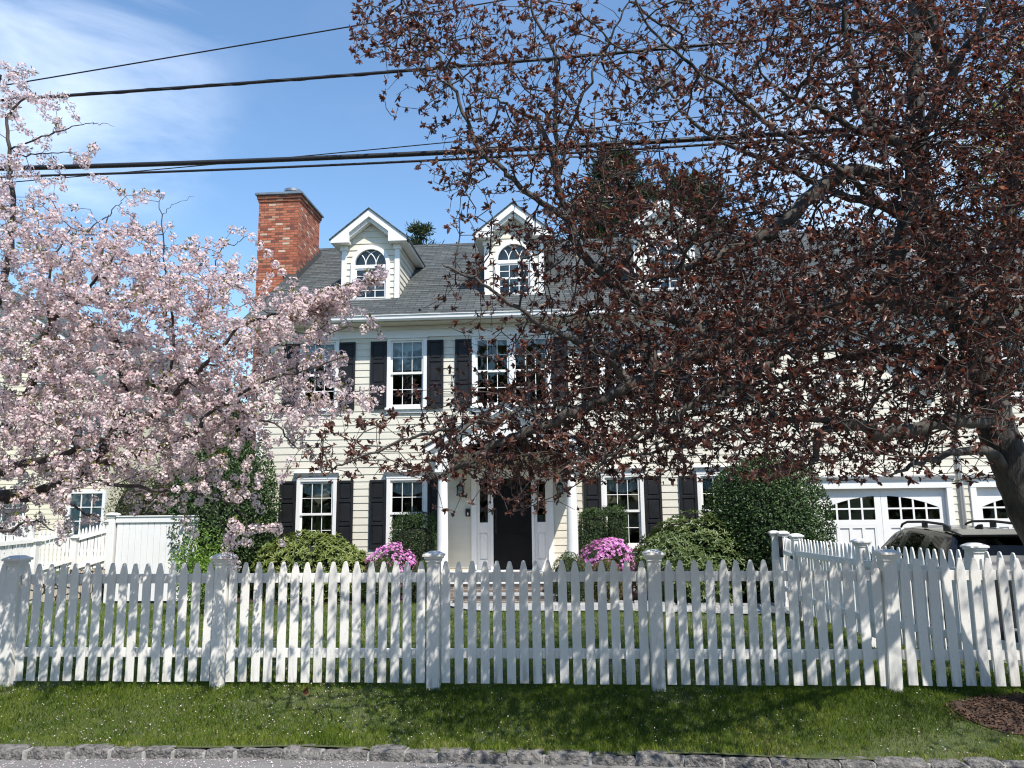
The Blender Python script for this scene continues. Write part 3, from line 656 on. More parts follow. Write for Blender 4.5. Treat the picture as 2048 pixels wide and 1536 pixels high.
# garage doors
for (a, b) in GAR:
    m = MB(); y = YH+.06; zt = 2.28; zb = 0.0
    mid = (a+b)/2
    arch = lambda x_: 1.84+.28*(1-((x_-mid)/((b-a)/2-.1))**2)
    leafs = ((a+.14, mid-.14), (mid+.14, b-.14))
    m.box(a, a+.14, y, y+.04, zb, zt); m.box(b-.14, b, y, y+.04, zb, zt); m.box(mid-.14, mid-.004, y, y+.04, zb, zt); m.box(mid+.004, mid+.14, y, y+.04, zb, zt); m.box(mid-.004, mid+.004, y+.01, y+.04, zb, zt)
    g = MB()
    for (l, r) in leafs:
        n = 24; xs_ = np.linspace(l, r, n)
        m.prism([(x_, arch(x_)) for x_ in xs_]+[(r, zt), (l, zt)], y, y+.04)
        m.box(l, r, y, y+.04, 1.47, 1.60)
        for k in range(1, 4): xx = l+(r-l)*k/4; m.box(xx-.02, xx+.02, y+.004, y+.035, 1.60, arch(xx))
        for k in range(4): m.box(l+(r-l)*k/4+(.02 if k else 0), l+(r-l)*(k+1)/4-(.02 if k < 3 else 0), y+.005, y+.034, 1.84-.018, 1.84+.018)
        m.box(l, r, y+.022, y+.04, zb, 1.47)
        for k in range(5): xx = l+(r-l)*k/4; m.box(max(l, xx-.035), min(r, xx+.035), y+.002, y+.0215, zb+.12, 1.42)
        m.box(l, r, y+.001, y+.0215, 1.42, 1.47); m.box(l, r, y+.001, y+.0215, zb, zb+.12); m.box(l, r, y+.001, y+.0213, .70, .82)
        g.prism([(l, 1.59)]+[(r, 1.59)]+[(x_, arch(x_)+.01) for x_ in xs_[::-1]], y+.02, y+.025)
    gd = m.build('garage_door', MAT['trim'], house); g.build('pane', MAT['glass'], gd)
    m = MB(); m.box(a-.13, a, YH-.05, YH+.12, -.05, 2.28); m.box(b, b+.13, YH-.05, YH+.12, -.05, 2.28); m.box(a-.13, b+.13, YH-.055, YH+.12, 2.28, 2.44)
    m.prism([(YH, 2.44), (YH-.06, 2.44), (YH-.08, 2.48), (YH-.13, 2.53), (YH-.14, 2.56), (YH, 2.58)], a-.18, b+.18, 'X')
    m.build('garage_casing', MAT['trim'], house, bevel=.004)
# small gabled hood over the garage wing
gx = 6.95; m = MB()
for sg in (-1, 1):
    A, B = (gx, 5.75), (gx+sg*1.25, 4.6); m.prism([A, B, (B[0], B[1]-.22), (A[0], A[1]-.24)], YH-.16, YH-.03)
m.build('gable_rake', MAT['trim'], house)
m = MB()
for sg in (-1, 1):
    A, B = (gx, 5.82), (gx+sg*1.36, 4.565); m.prism([A, B, (B[0], B[1]-.04), (A[0], A[1]-.04)], YH-.24, YH-.028)
m.build('gable_roof', MAT['roof'], house, uv=True)

# lanterns, doorbell, mat
def lantern(xc, label):
    r = thing('wall_lantern', (xc, YH-.03, 2.40), label, 'lantern', 'lanterns beside the front door')
    y = YH-.023
    m = MB(); m.box(xc-.075, xc+.075, y-.022, y, 2.22, 2.56); m.build('backplate', MAT['trim'], r, bevel=.004)
    m = MB(); yc = y-.14
    for sx in (-1, 1):
        for sy in (-1, 1): m.box(xc+sx*.062-.007, xc+sx*.062+.007, yc+sy*.062-.007, yc+sy*.062+.007, 2.26, 2.44)
    m.box(xc-.078, xc+.078, yc-.078, yc+.078, 2.235, 2.26); m.add([(xc-.085, yc-.085, 2.44), (xc+.085, yc-.085, 2.44), (xc+.085, yc+.085, 2.44), (xc-.085, yc+.085, 2.44), (xc-.03, yc-.03, 2.51), (xc+.03, yc-.03, 2.51), (xc+.03, yc+.03, 2.51), (xc-.03, yc+.03, 2.51)], [(0, 3, 2, 1), (4, 5, 6, 7), (0, 1, 5, 4), (1, 2, 6, 5), (2, 3, 7, 6), (3, 0, 4, 7)])
    m.lathe((xc, yc, 2.51), [(.02, 0), (.012, .02), (.02, .035), (.004, .05)], 10); m.lathe((xc, yc, 2.195), [(.004, 0), (.018, .015), (.03, .04)], 10)
    m.tube([(xc, y-.02, 2.50), (xc, y-.07, 2.56), (xc, yc, 2.55)], .010, 6); m.box(xc-.07, xc+.07, yc-.07, yc-.066, 2.345, 2.355)
    m.build('lantern_frame', MAT['metalblack'], r)
    m = MB(); m.lathe((xc, yc, 2.26), [(.028, 0), (.03, .11), (.02, .12)], 12); m.build('candle', MAT['bulb'], r, smooth=True)
    m = MB()
    for (a, b, c, d) in ((-.056, .056, -.062, -.060), (-.056, .056, .060, .062)): m.box(xc+a, xc+b, yc+c, yc+d, 2.26, 2.44)
    m.build('pane', MAT['glass'], r)
lantern(-2.48, 'black wall lantern on white plate between the two porch columns, above the doorbell')
lantern(-.20, 'black wall lantern on white plate beside the porch column next to pink azalea')
m = MB(); m.box(-2.375, -2.265, YH-.055, YH-.022, 1.76, 1.94); db = m.build('doorbell', MAT['metalblack'], bevel=.008)
tag(db, 'small black doorbell box on the siding under a wall lantern', 'doorbell')
m = MB(); m.box(-2.335, -2.305, YH-.058, YH-.0545, 1.79, 1.85); m.build('bell_button', MAT['bulb'], db)
m = MB(); m.box(-1.75, -.85, 16.3, 16.85, .553, .572); tag(m.build('door_mat', MAT['matwood'], bevel=.006), 'tan coir mat lying on the porch in front of the black door', 'mat')

# ------------------------------------------------------------------ fences
def picket_mesh(h, wdt=.0885, th=.02):
    hw = wdt/2; pts = [(-hw, 0), (hw, 0), (hw, h-.165)]
    for t in np.linspace(0.1, 1, 7): pts.append((hw-(hw-.014)*(t**1.55), h-.165+.165*(t**.9)))
    pts = pts[:-1]+[(.016, h-.006), (.006, h), (-.006, h), (-.016, h-.006)]+[(-p[0], p[1]) for p in pts[-2:2:-1]]+[(-hw, h-.165)]
    m = MB(); m.prism(pts, -th/2, th/2)
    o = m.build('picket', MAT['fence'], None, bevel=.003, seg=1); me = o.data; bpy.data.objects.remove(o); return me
def post(root, x, y, zb, ztop, rot=0, wdt=.128):
    h = wdt/2; m = MB(); m.box(-h, h, -h, h, zb, ztop-.10); o = m.build('post', MAT['fence'], None, bevel=.006)
    off = root_loc(root); o.location = (x-off[0], y-off[1], -off[2]); o.rotation_euler = (0, 0, rot); o.parent = root
    m = MB(); m.box(-h-.012, h+.012, -h-.012, h+.012, ztop-.115, ztop-.085); m.box(-h-.026, h+.026, -h-.026, h+.026, ztop-.085, ztop-.06)
    e = h+.041; t = .05
    m.box(-e, e, -e, e, ztop-.06, ztop-.036)
    m.add([(-e+.004, -e+.004, ztop-.036), (e-.004, -e+.004, ztop-.036), (e-.004, e-.004, ztop-.036), (-e+.004, e-.004, ztop-.036), (-t, -t, ztop-.008), (t, -t, ztop-.008), (t, t, ztop-.008), (-t, t, ztop-.008)], [(4, 5, 6, 7), (0, 1, 5, 4), (1, 2, 6, 5), (2, 3, 7, 6), (3, 0, 4, 7)])
    c = m.build('post_cap', MAT['fence'], None, bevel=.004); c.parent = o
    return o
def run_fence(root, A, B, h, z0a, z0b, n, rails, side=1, first=.0, mesh=None, thick=.04, w_=.09, jig=.004):
    """n pickets from A to B (world xy); rails on one side; returns nothing"""
    A, B = np.array(A, float), np.array(B, float); d = B-A; L = np.linalg.norm(d); d /= L; nrm = np.array([-d[1], d[0]])*side; ang = math.atan2(d[1], d[0]); off = root_loc(root)
    me = mesh or picket_mesh(h)
    for i in range(n):
        t = (i+1)/(n+1); p = A+d*L*t; z = z0a+(z0b-z0a)*t
        o = bpy.data.objects.new('picket', me); COL.objects.link(o); o.parent = root
        o.location = (p[0]-off[0]+random.uniform(-jig, jig), p[1]-off[1], z-off[2]+random.uniform(-.006, .006)); o.rotation_euler = (random.uniform(-.003, .003), random.uniform(-.009, .009), ang+random.uniform(-.03, .03))
    for (rz, rh) in rails:
        m = MB(); q = nrm*(.012); r2 = nrm*(.012+thick); a1, a2 = A+d*.07, B-d*.07
        vs = []
        for (p, zz) in ((a1, z0a), (a2, z0b)):
            for (o2, hh) in ((q, 0), (r2, 0), (r2, rh), (q, rh)): vs.append((p[0]+o2[0], p[1]+o2[1], zz+rz+hh))
        m.add(vs, [(0, 1, 2, 3), (4, 7, 6, 5), (0, 4, 5, 1), (1, 5, 6, 2), (2, 6, 7, 3), (3, 7, 4, 0)]); m.build('rail', MAT['fence'], root, bevel=.003)
YF = 7.78
fence = thing('picket_fence', (-1.39, YF, .25), 'long white picket fence with capped posts standing along the grass verge', 'fence', 'white fences')
PXS = [-8.125, -5.885, -3.615, -1.393, .829, 3.097, 5.35]
pm = picket_mesh(1.185)
for i, x in enumerate(PXS):
    po = post(fence, x, YF, float(height(x, YF))-.1 if i else .2, 1.605+.018*math.exp(-((x+.3)/3)**2), random.uniform(-.02, .02))
    if i == 5: po.rotation_euler[1] = .035; po.location.x -= .055
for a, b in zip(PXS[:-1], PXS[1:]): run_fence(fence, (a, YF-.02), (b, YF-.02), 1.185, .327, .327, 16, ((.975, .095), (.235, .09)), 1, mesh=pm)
def xy(px, Z):
    xc = (px-1024)/FPX*Z; return np.array([xc*math.cos(YAW)-Z*math.sin(YAW), Z*math.cos(YAW)+xc*math.sin(YAW)])
side = thing('picket_fence', (4.0, 10.8, .1), 'white picket fence beside the driveway running back towards the gate', 'fence', 'white fences')
Q = [xy(1577, 13.0), xy(1704, 10.5), xy(1925, 8.5), np.array([4.92, 7.95])]
zt = [1.51, 1.55, 1.60]; zg = [float(height(q[0]-.3, q[1])) for q in Q]
for k in range(3): post(side, Q[k][0], Q[k][1], zg[k]-.1, zt[k], math.atan2((Q[1]-Q[0])[1], (Q[1]-Q[0])[0]))
pm2 = picket_mesh(1.21)
for k, n in ((0, 18), (1, 15), (2, 6)):
    za, zb_ = (zt[k]-1.30, (zt[k+1] if k < 2 else 1.60)-1.30)
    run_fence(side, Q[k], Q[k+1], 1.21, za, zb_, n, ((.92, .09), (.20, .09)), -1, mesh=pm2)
# gate with black hardware, and its latch post
G0, G1 = xy(1552, 14.3), xy(1535, 14.5)
gate = thing('garden_gate', (G0[0], G0[1], .1), 'narrow white picket gate with black hinges and latch at the end of the path', 'gate')
post(gate, G0[0], G0[1], .0, 1.50, 0, .115)
run_fence(gate, G0, Q[0], 1.0, .3, .3, 8, ((.78, .08), (.12, .08)), -1, mesh=picket_mesh(1.08))
gd = (Q[0]-G0)/np.linalg.norm(Q[0]-G0); gn = np.array([gd[1], -gd[0]])
for t, z, l in ((.09, 1.12, .05), (1.25, 1.10, .05)):
    p = G0+gd*t+gn*.06; m = MB(); m.box(p[0]-.03, p[0]+.03, p[1]-.05, p[1]+.05, z-.03, z+.03); m.build('hinge', MAT['metalblack'], gate, bevel=.004)
p = G0+gd*.16+gn*.075; m = MB(); m.box(p[0]-.035, p[0]+.035, p[1]-.02, p[1]+.02, 1.02, 1.40); m.build('latch', MAT['metalblack'], gate, bevel=.004)
gp_ = thing('gate_post', (G1[0], G1[1], .0), 'white capped gate post with faded pastel stripes beside the holly', 'post')
post(gp_, G1[0], G1[1], .0, 1.50, 0, .125)
m = MB(); m.box(G1[0]+.0645, G1[0]+.10, G1[1]-.09, G1[1]-.07, .3, 1.42)
mm, n_, l_, b_ = mat_base('pastel_striped_board'); tx = N(n_, 'ShaderNodeTexCoord'); sp = N(n_, 'ShaderNodeSeparateXYZ'); l_.new(tx.outputs['Generated'], sp.inputs[0])
rp = ramp(n_, [(0, (.75, .75, .72)), (.3, (.62, .42, .30)), (.55, (.35, .55, .62)), (1, (.72, .74, .74))]); l_.new(sp.outputs['X'], rp.inputs['Fac']); l_.new(rp.outputs['Color'], b_.inputs['Base Color'])
m.build('striped_board', mm, gp_)

# neighbour's fences on the left: boarded panel, low picket fence on a stone wall
pl = thing('privacy_fence', (-12.2, 15.6, .1), 'tall white boarded privacy fence panel between neighbour and holly', 'fence', 'white fences')
A, B = atY(236, 1035, 15.6)[:2], atY(352, 1036, 15.6)[:2]
A = np.array([A[0], 15.6]); B = np.array([B[0]+.5, 15.6]); zt_ = 1.86
m = MB(); nb = 13
for i in range(nb):
    a = A[0]+(B[0]-A[0])*i/nb; b = A[0]+(B[0]-A[0])*(i+1)/nb; m.box(a+.003, b-.003, 15.6-.012, 15.6+.012, .12, zt_-.1)
m.build('board_panel', MAT['trim'], pl, bevel=.004)
m = MB(); m.box(A[0]-.02, B[0], 15.56, 15.64, zt_-.12, zt_); m.box(A[0]-.02, B[0], 15.54, 15.66, zt_, zt_+.025); m.build('top_rail', MAT['trim'], pl, bevel=.004)
post(pl, A[0]-.1, 15.6, -.05, zt_+.1, 0, .13)
lp = [np.array(atY(-120, 1090, 13.6)[:2]), np.array(atY(72, 1068, 15.6)[:2]), np.array(atY(152, 1066, 16.3)[:2]), np.array(atY(222, 1045, 16.6)[:2])]
low = thing('picket_fence', (lp[1][0], lp[1][1], .7), 'low white picket fence on top of the stone retaining wall', 'fence', 'white fences')
pm3 = picket_mesh(.95, .06); ztp = [1.40, 1.42, 1.46, 1.80]
for k in range(4): post(low, lp[k][0], lp[k][1], .6, ztp[k], 0, .13)
for k, n in ((0, 24), (1, 9), (2, 9)): run_fence(low, lp[k], lp[k+1], .95, .55 if k < 1 else .62, .62 if k < 1 else .78, n, ((.72, .09), (.1, .09)), -1 if k != 0 else -1, mesh=pm3)
ls = [np.array(atY(-160, 1060, 19.5)[:2]), np.array(atY(64, 1050, 19.5)[:2])]
up = thing('picket_fence', (ls[1][0], ls[1][1], .6), 'white open picket fence further up the neighbouring drive, under the cherry boughs', 'fence', 'white fences')
for q in ls: post(up, q[0], q[1], .2, 1.75, 0, .13)
run_fence(up, ls[0], ls[1], 1.1, .55, .55, 14, ((.2, .09), (.95, .09)), 1, mesh=picket_mesh(1.15, .10))
MAT['fieldstone'] = None
mm, n_, l_, b_ = mat_base('tan_fieldstone'); tx = N(n_, 'ShaderNodeTexCoord')
vo = N(n_, 'ShaderNodeTexVoronoi', Scale=5.5); l_.new(tx.outputs['Object'], vo.inputs['Vector'])
v2 = N(n_, 'ShaderNodeTexVoronoi', Scale=5.5); v2.feature = 'DISTANCE_TO_EDGE'; l_.new(tx.outputs['Object'], v2.inputs['Vector'])
rp = ramp(n_, [(0, (.30, .25, .19)), (.5, (.46, .41, .33)), (1, (.36, .34, .31))]); l_.new(vo.outputs['Color'], rp.inputs['Fac'])
r2 = ramp(n_, [(.02, (.05, .045, .04)), (.09, (1, 1, 1))]); l_.new(v2.outputs['Distance'], r2.inputs['Fac'])
mx = N(n_, 'ShaderNodeMixRGB'); mx.blend_type = 'MULTIPLY'; mx.inputs['Fac'].default_value = 1; l_.new(rp.outputs['Color'], mx.inputs['Color1']); l_.new(r2.outputs['Color'], mx.inputs['Color2']); l_.new(mx.outputs['Color'], b_.inputs['Base Color'])
bp = N(n_, 'ShaderNodeBump', Strength=1.0, Distance=.05); l_.new(r2.outputs['Color'], bp.inputs['Height']); l_.new(bp.outputs['Normal'], b_.inputs['Normal']); b_.inputs['Roughness'].default_value = .9
MAT['fieldstone'] = mm
m = MB()
for k in range(3):
    a, b = lp[k], lp[k+1]; ns = 10
    for j in range(ns):
        p = a+(b-a)*j/ns; q = a+(b-a)*(j+1)/ns; z1 = .60+random.uniform(-.04, .03)+(.1 if k == 2 else 0)
        o_ = random.uniform(-.03, .03)
        m.add([(p[0], p[1]-.2+o_, 0), (q[0], q[1]-.2+o_, 0), (q[0], q[1]+.3, 0), (p[0], p[1]+.3, 0), (p[0], p[1]-.15+o_, z1), (q[0], q[1]-.15+o_, z1), (q[0], q[1]+.3, z1), (p[0], p[1]+.3, z1)], [(0, 3, 2, 1), (4, 5, 6, 7), (0, 1, 5, 4), (1, 2, 6, 5), (2, 3, 7, 6), (3, 0, 4, 7)])
tag(m.build('stone_wall', mm, bevel=.03), 'low tan fieldstone retaining wall under the low picket fence', 'wall')

# neighbour's house
nh = thing('house', (-18.5, 24, 0), 'pale yellow neighbouring house half hidden behind the cherry blossom', 'house')
NX1 = float(atY(214, 900, 24)[0]); NX0 = NX1-9.0; nzE = float(atY(214, 735, 24)[2]); nzP = nzE+2.9; nc = (NX0+NX1)/2
nwin = [(float(atY(175, 1000, 24)[0]), .55, .7, 2.5), (float(atY(105, 715, 24)[0]), .5, 5.9, 7.2), (float(atY(20, 980, 24)[0]), .55, .7, 2.5), (float(atY(180, 840, 24)[0]), .5, 3.6, 5.1)]
w = MB(); siding(w, NX0, NX1, .2, nzE, 24, [(x-h, x+h, a, b) for x, h, a, b in nwin if b < nzE])
z = nzE
while z < nzP-.05:
    zt2 = min(z+.165, nzP); hw_ = (NX1-NX0)/2*(nzP-z)/(nzP-nzE); w.quad((nc-hw_, 23.977, z), (nc+hw_, 23.977, z), (nc+hw_*.96, 23.997, zt2), (nc-hw_*.96, 23.997, zt2)); z = zt2
w.quad((NX1, 24, 0), (NX1, 33, 0), (NX1, 33, nzE), (NX1, 24, nzE)); w.build('wall', MAT['siding2'], nh, recalc=False)
m = MB()
for sg in (-1, 1):
    a = (nc, nzP+.15); b = (nc+sg*((NX1-NX0)/2+.45), nzE-.12)
    m.prism([a, b, (b[0], b[1]-.12), (a[0], a[1]-.12)], 23.6, 33.2)
m.build('roof', MAT['roof'], nh, uv=True)
m = MB()
for sg in (-1, 1):
    a = (nc, nzP+.03); b = (nc+sg*((NX1-NX0)/2+.42), nzE-.23); m.prism([a, b, (b[0], b[1]-.2), (a[0], a[1]-.2)], 23.62, 23.7)
m.build('rake_board', MAT['trim'], nh)
for x, h, a, b in nwin:
    m = MB(); m.box(x-h-.1, x-h, 23.93, 24.02, a-.1, b+.1); m.box(x+h, x+h+.1, 23.93, 24.02, a-.1, b+.1); m.box(x-h, x+h, 23.93, 24.02, b, b+.1); m.box(x-h, x+h, 23.93, 24.02, a-.1, a); muntins(m, x-h, x+h, a, b, 3, 4, 23.95, 23.98, .03)
    wo = m.build('window', MAT['trim'], nh); m = MB(); m.box(x-h, x+h, 23.985, 23.99, a, b); m.build('pane', MAT['glass'], wo)
    m = MB(); m.box(x-h, x+h, 24.0, 24.01, a+(b-a)*.2, b); m.build('blind', MAT['blind'], wo)
m = MB(); m.box(NX0+.1, NX1-.1, 25.5, 25.6, 0, nzE); m.build('interior', MAT['room'], nh)

# ------------------------------------------------------------------ cables
def cable(pts, Y, r, label, n=6, tw=0):
    P = [atY(px, py, Y) for px, py in pts]; P = np.array(P)
    x = P[:, 0]; c = np.polyfit(x, P[:, 2], 2); xx = np.linspace(-16, 16, 90); zz = np.polyval(c, xx)
    m = MB(); m.tube(np.stack([xx, np.full_like(xx, Y), zz], 1), r, n, cap=True)
    if tw:
        t = np.linspace(-16, 16, 600); m.tube(np.stack([t, Y+np.cos(t*9)*tw, np.polyval(c, t)+np.sin(t*9)*tw], 1), r*.5, 5)
    o = m.build('overhead_cable', MAT['cable'], smooth=True); return tag(o, label, 'cable', 'cables along the street')
cable([(0, 172), (350, 113), (690, 55)], 7.95, .008, 'thin topmost overhead wire sloping up steeply across the blue sky')
cable([(0, 199), (340, 178), (680, 152), (1000, 125), (1320, 98), (2000, 33)], 7.6, .018, 'twisted black overhead cable below the topmost thin wire', tw=.014)
cable([(0, 338), (340, 326), (680, 315), (1000, 300), (1320, 283), (2040, 236)], 7.6, .027, 'thickest black overhead cable, lower of the two heavy ones')
cable([(0, 352), (300, 347), (680, 330), (1000, 314), (1320, 293), (2040, 246)], 7.55, .013, 'thin black cable strung just beneath the thickest overhead cable')
cable([(183, 349), (400, 332), (680, 308), (1149, 259), (1320, 240), (2030, 167)], 7.8, .006, 'hair-thin wire crossing the thickest overhead cable at a slant')

# ------------------------------------------------------------------ car
MAT['carpaint'] = noisy('dark_bronze_car_paint', (0.012, 0.011, 0.0105), (0.015, 0.0135, 0.013), 2, 0.25, coat=.6, spec=.25)
MAT['carpaint'].node_tree.nodes['Principled BSDF'].inputs['Coat Roughness'].default_value = .04
MAT['carglass'] = glass('car_glass', (.10, .12, .11), 1.36, .02)
MAT['plastic'] = noisy('black_plastic', (.012, .012, .013), (.02, .02, .02), 30, .55)
MAT['tyre'] = noisy('tyre_rubber', (.012, .012, .012), (.022, .021, .02), 12, .85)
MAT['redlens'] = noisy('red_lamp_lens', (.35, .01, .012), (.42, .015, .015), 5, .15, coat=1)
MAT['alloy'] = noisy('grey_alloy', (.25, .25, .26), (.33, .33, .34), 5, .35, metal=.8)
CX, CY, CZ = 6.15, 11.1, .02
car = thing('parked_car', (CX, CY+2.2, CZ), 'dark compact crossover with roof rails parked in front of the garage', 'car')
# stations along the length (rear=0): y, half width at belt, belt z, half width at roof, roof z, sill z
ST = [(0.00, .74, .92, .70, .95, .50), (.06, .84, 1.00, .78, 1.03, .34), (.20, .885, 1.03, .72, 1.22, .30), (.40, .895, 1.045, .615, 1.49, .28), (.50, .90, 1.045, .59, 1.535, .27), (.62, .90, 1.04, .58, 1.56, .27), (1.08, .905, 1.03, .578, 1.59, .26), (1.16, .905, 1.028, .578, 1.595, .26), (1.90, .905, 1.00, .575, 1.605, .26), (1.98, .905, .998, .572, 1.60, .26), (2.45, .90, .985, .555, 1.55, .26), (2.75, .895, .98, .55, 1.45, .26), (3.02, .89, .98, .60, 1.25, .27), (3.32, .88, .975, .70, 1.02, .28), (3.9, .86, .93, .66, .96, .28), (4.25, .80, .84, .58, .86, .30), (4.42, .62, .70, .45, .74, .36)]
def carsec(s):
    y, hb, zb, hr, zr, zs = s; hi = zr-zb; p = [(hb*.90, zs), (hb*.985, zs+.12), (hb, (zs+zb)/2), (hb*.995, zb-.10), (hb*.985, zb-.03), (hb*.955, zb+.02 if hi > .1 else zb)]
    p += [(hb*.955+(hr-hb*.955)*.5, zb+hi*.52), (hr+.012, zr-.07 if hi > .1 else zr-.012), (hr-.02, zr-.03 if hi > .1 else zr-.008), (hr*.8, zr-.006), (hr*.4, zr+.014), (0, zr+.018)]
    return y, p
V, F = [], []; rows = []; GI = []
for s_ in ST:
    y, p = carsec(s_); full = [(x, z) for x, z in p]+[(-x, z) for x, z in p[-2::-1]]; rows.append(len(V)); V += [(CX+x, CY+y, CZ+z) for x, z in full]
nn = len(V)//len(ST)
for i in range(len(ST)-1):
    for j in range(nn-1):
        F.append((rows[i]+j, rows[i]+j+1, rows[i+1]+j+1, rows[i+1]+j)); jj = min(j, nn-2-j)
        sidewin = jj in (5, 6) and i in (5, 7, 9, 10, 11)
        rearwin = jj in (8, 9, 10) and i == 2 or (jj in (8, 9, 10) and i == 1 and False)
        front = jj in (8, 9, 10) and i in (11, 12)
        GI.append(1 if (sidewin or rearwin or front) else 0)
F.append(tuple(range(nn))); F.append(tuple(len(V)-1-k for k in range(nn))); GI += [0, 0]
tmp = link_mesh('body', V, F, MAT['carpaint'], None, smooth=True, recalc=False); tmp.data.materials.append(MAT['carglass']); tmp.data.polygons.foreach_set('material_index', GI)
sb = tmp.modifiers.new('smooth', 'SUBSURF'); sb.levels = 3; sb.render_levels = 3
ev = tmp.evaluated_get(bpy.context.evaluated_depsgraph_get()); em = ev.to_mesh()
cv = np.array([v.co[:] for v in em.vertices]); pf = [tuple(p.vertices) for p in em.polygons]; pm_ = [p.material_index for p in em.polygons]
ev.to_mesh_clear(); bpy.data.objects.remove(tmp)
for k, (nm, mt) in enumerate((('body', MAT['carpaint']), ('car_window', MAT['carglass']))):
    fs = [f for f, q in zip(pf, pm_) if q == k]; used = sorted({i for f in fs for i in f}); mp_ = {a: b for b, a in enumerate(used)}
    bo = link_mesh(nm, cv[used], [tuple(mp_[i] for i in f) for f in fs], mt, car, smooth=True)
for sg in (-1, 1):
    m = MB(); x = CX+sg*.52; pts = [(x, CY+.62, CZ+1.55), (x, CY+.72, CZ+1.625), (x, CY+.9, CZ+1.665), (x, CY+1.5, CZ+1.685), (x, CY+2.1, CZ+1.665), (x, CY+2.3, CZ+1.62), (x, CY+2.36, CZ+1.57)]
    m.tube(pts, [.016, .02, .02, .02, .02, .02, .016], 8); m.box(x-.018, x+.018, CY+1.42, CY+1.55, CZ+1.59, CZ+1.68); m.box(x-.018, x+.018, CY+.70, CY+.86, CZ+1.56, CZ+1.64)
    m.build('roof_rail', MAT['plastic'], car, smooth='auto')
m = MB(); m.prism([(CY+.80, CZ+1.585), (CY+1.02, CZ+1.60), (CY+.90, CZ+1.655), (CY+.80, CZ+1.665)], CX-.018, CX+.018, 'X'); m.build('roof_aerial', MAT['plastic'], car, bevel=.008)
m = MB(); m.prism([(CY+.26, CZ+1.535), (CY+.66, CZ+1.60), (CY+.66, CZ+1.57), (CY+.28, CZ+1.505)], CX-.57, CX+.57, 'X'); m.build('rear_spoiler', MAT['carpaint'], car, bevel=.012, smooth='auto')
for sg in (-1, 1):
    m = MB(); a, b = sorted((CX+sg*.60, CX+sg*.875)); m.prism([(CY-.005, CZ+.93), (CY+.03, CZ+1.03), (CY+.30, CZ+1.02), (CY+.30, CZ+.90), (CY-.0, CZ+.82)], a, b, 'X'); m.build('tail_light', MAT['redlens'], car, bevel=.015, smooth='auto')
    m = MB(); a = CX+sg*.93; m.box(a-.09, a+.09, CY+2.82, CY+2.92, CZ+.98, CZ+1.12); m.build('wing_mirror', MAT['plastic'], car, bevel=.03, smooth='auto')
    for yy in (.85, 3.45):
        m = MB(); pr = [(.20, -.10), (.29, -.11), (.325, -.08), (.33, 0), (.325, .08), (.29, .11), (.20, .10)]; n = 28; vs = []; fs = []
        for r_, o_ in pr:
            for k in range(n): vs.append((CX+sg*.80+o_, CY+yy+r_*math.cos(2*math.pi*k/n), CZ+.33+r_*math.sin(2*math.pi*k/n)))
        for j in range(len(pr)-1):
            for k in range(n): fs.append((j*n+k, j*n+(k+1) % n, (j+1)*n+(k+1) % n, (j+1)*n+k))
        m.add(vs, fs); wh = m.build('wheel', MAT['tyre'], car, smooth='auto')
        m = MB(); xo = CX+sg*.89
        for k in range(5):
            t = 2*math.pi*k/5; m.tube([(xo, CY+yy, CZ+.33), (xo, CY+yy+.2*math.cos(t), CZ+.33+.2*math.sin(t))], .025, 6)
        m.build('rim', MAT['alloy'], wh)
m = MB(); m.box(CX-.30, CX+.30, CY-.012, CY+.02, CZ+.60, CZ+.62); m.box(CX-.80, CX+.80, CY-.05, CY+.1, CZ+.30, CZ+.52); m.build('bumper', MAT['plastic'], car, bevel=.03, smooth='auto')
m = MB(); m.tube([(CX+.25, CY+.19, CZ+1.06), (CX-.1, CY+.20, CZ+1.09), (CX-.38, CY+.215, CZ+1.07)], .01, 6); m.build('rear_wiper', MAT['plastic'], car)
m = MB(); m.box(CX-.55, CX+.55, CY+.9, CY+1.0, CZ+.5, CZ+1.15); m.box(CX-.6, CX-.15, CY+2.0, CY+2.12, CZ+.4, CZ+1.25); m.box(CX+.15, CX+.6, CY+2.0, CY+2.12, CZ+.4, CZ+1.25); m.build('car_seats', MAT['plastic'], car, bevel=.05)

# ------------------------------------------------------------------ shrubs
G = {}
G['rhodo'] = leafy('rhododendron_leaves', [(0, (.085, .12, .024)), (.5, (.165, .21, .042)), (.85, (.25, .28, .07)), (1, (.36, .33, .10))], .38, .25)
G['rhodo2'] = leafy('grey_green_rhododendron_leaves', [(0, (.065, .10, .025)), (.5, (.125, .17, .05)), (.9, (.19, .23, .085)), (1, (.25, .27, .11))], .36, .25)
G['holly'] = leafy('dark_holly_leaves', [(0, (.024, .050, .014)), (.5, (.05, .092, .024)), (.9, (.085, .14, .036)), (1, (.14, .19, .06))], .42, .2, .35)
G['yew'] = leafy('dark_yew_needles', [(0, (.025, .055, .012)), (.6, (.045, .085, .02)), (1, (.085, .125, .03))], .5, .2)
G['box'] = leafy('boxwood_leaves', [(0, (.045, .075, .015)), (.6, (.085, .125, .025)), (1, (.14, .17, .04))], .45, .3)
G['boxy'] = leafy('yellowish_boxwood_leaves', [(0, (.07, .085, .015)), (.6, (.14, .14, .025)), (1, (.22, .18, .04))], .45, .3)
G['spring'] = leafy('fresh_spring_leaves', [(0, (.12, .22, .03)), (.6, (.22, .36, .05)), (1, (.32, .46, .09))], .5, .45)
G['azalea'] = leafy('magenta_azalea_petals', [(0, (.58, .15, .46)), (.5, (.76, .30, .64)), (1, (.88, .52, .79))], .6, .35, .2)
G['azleaf'] = leafy('azalea_leaves', [(0, (.05, .075, .02)), (1, (.12, .14, .04))], .5, .3)
G['ever'] = leafy('dark_evergreen_sprays', [(0, (.010, .022, .008)), (.6, (.022, .04, .012)), (1, (.05, .075, .02))], .6, .15)
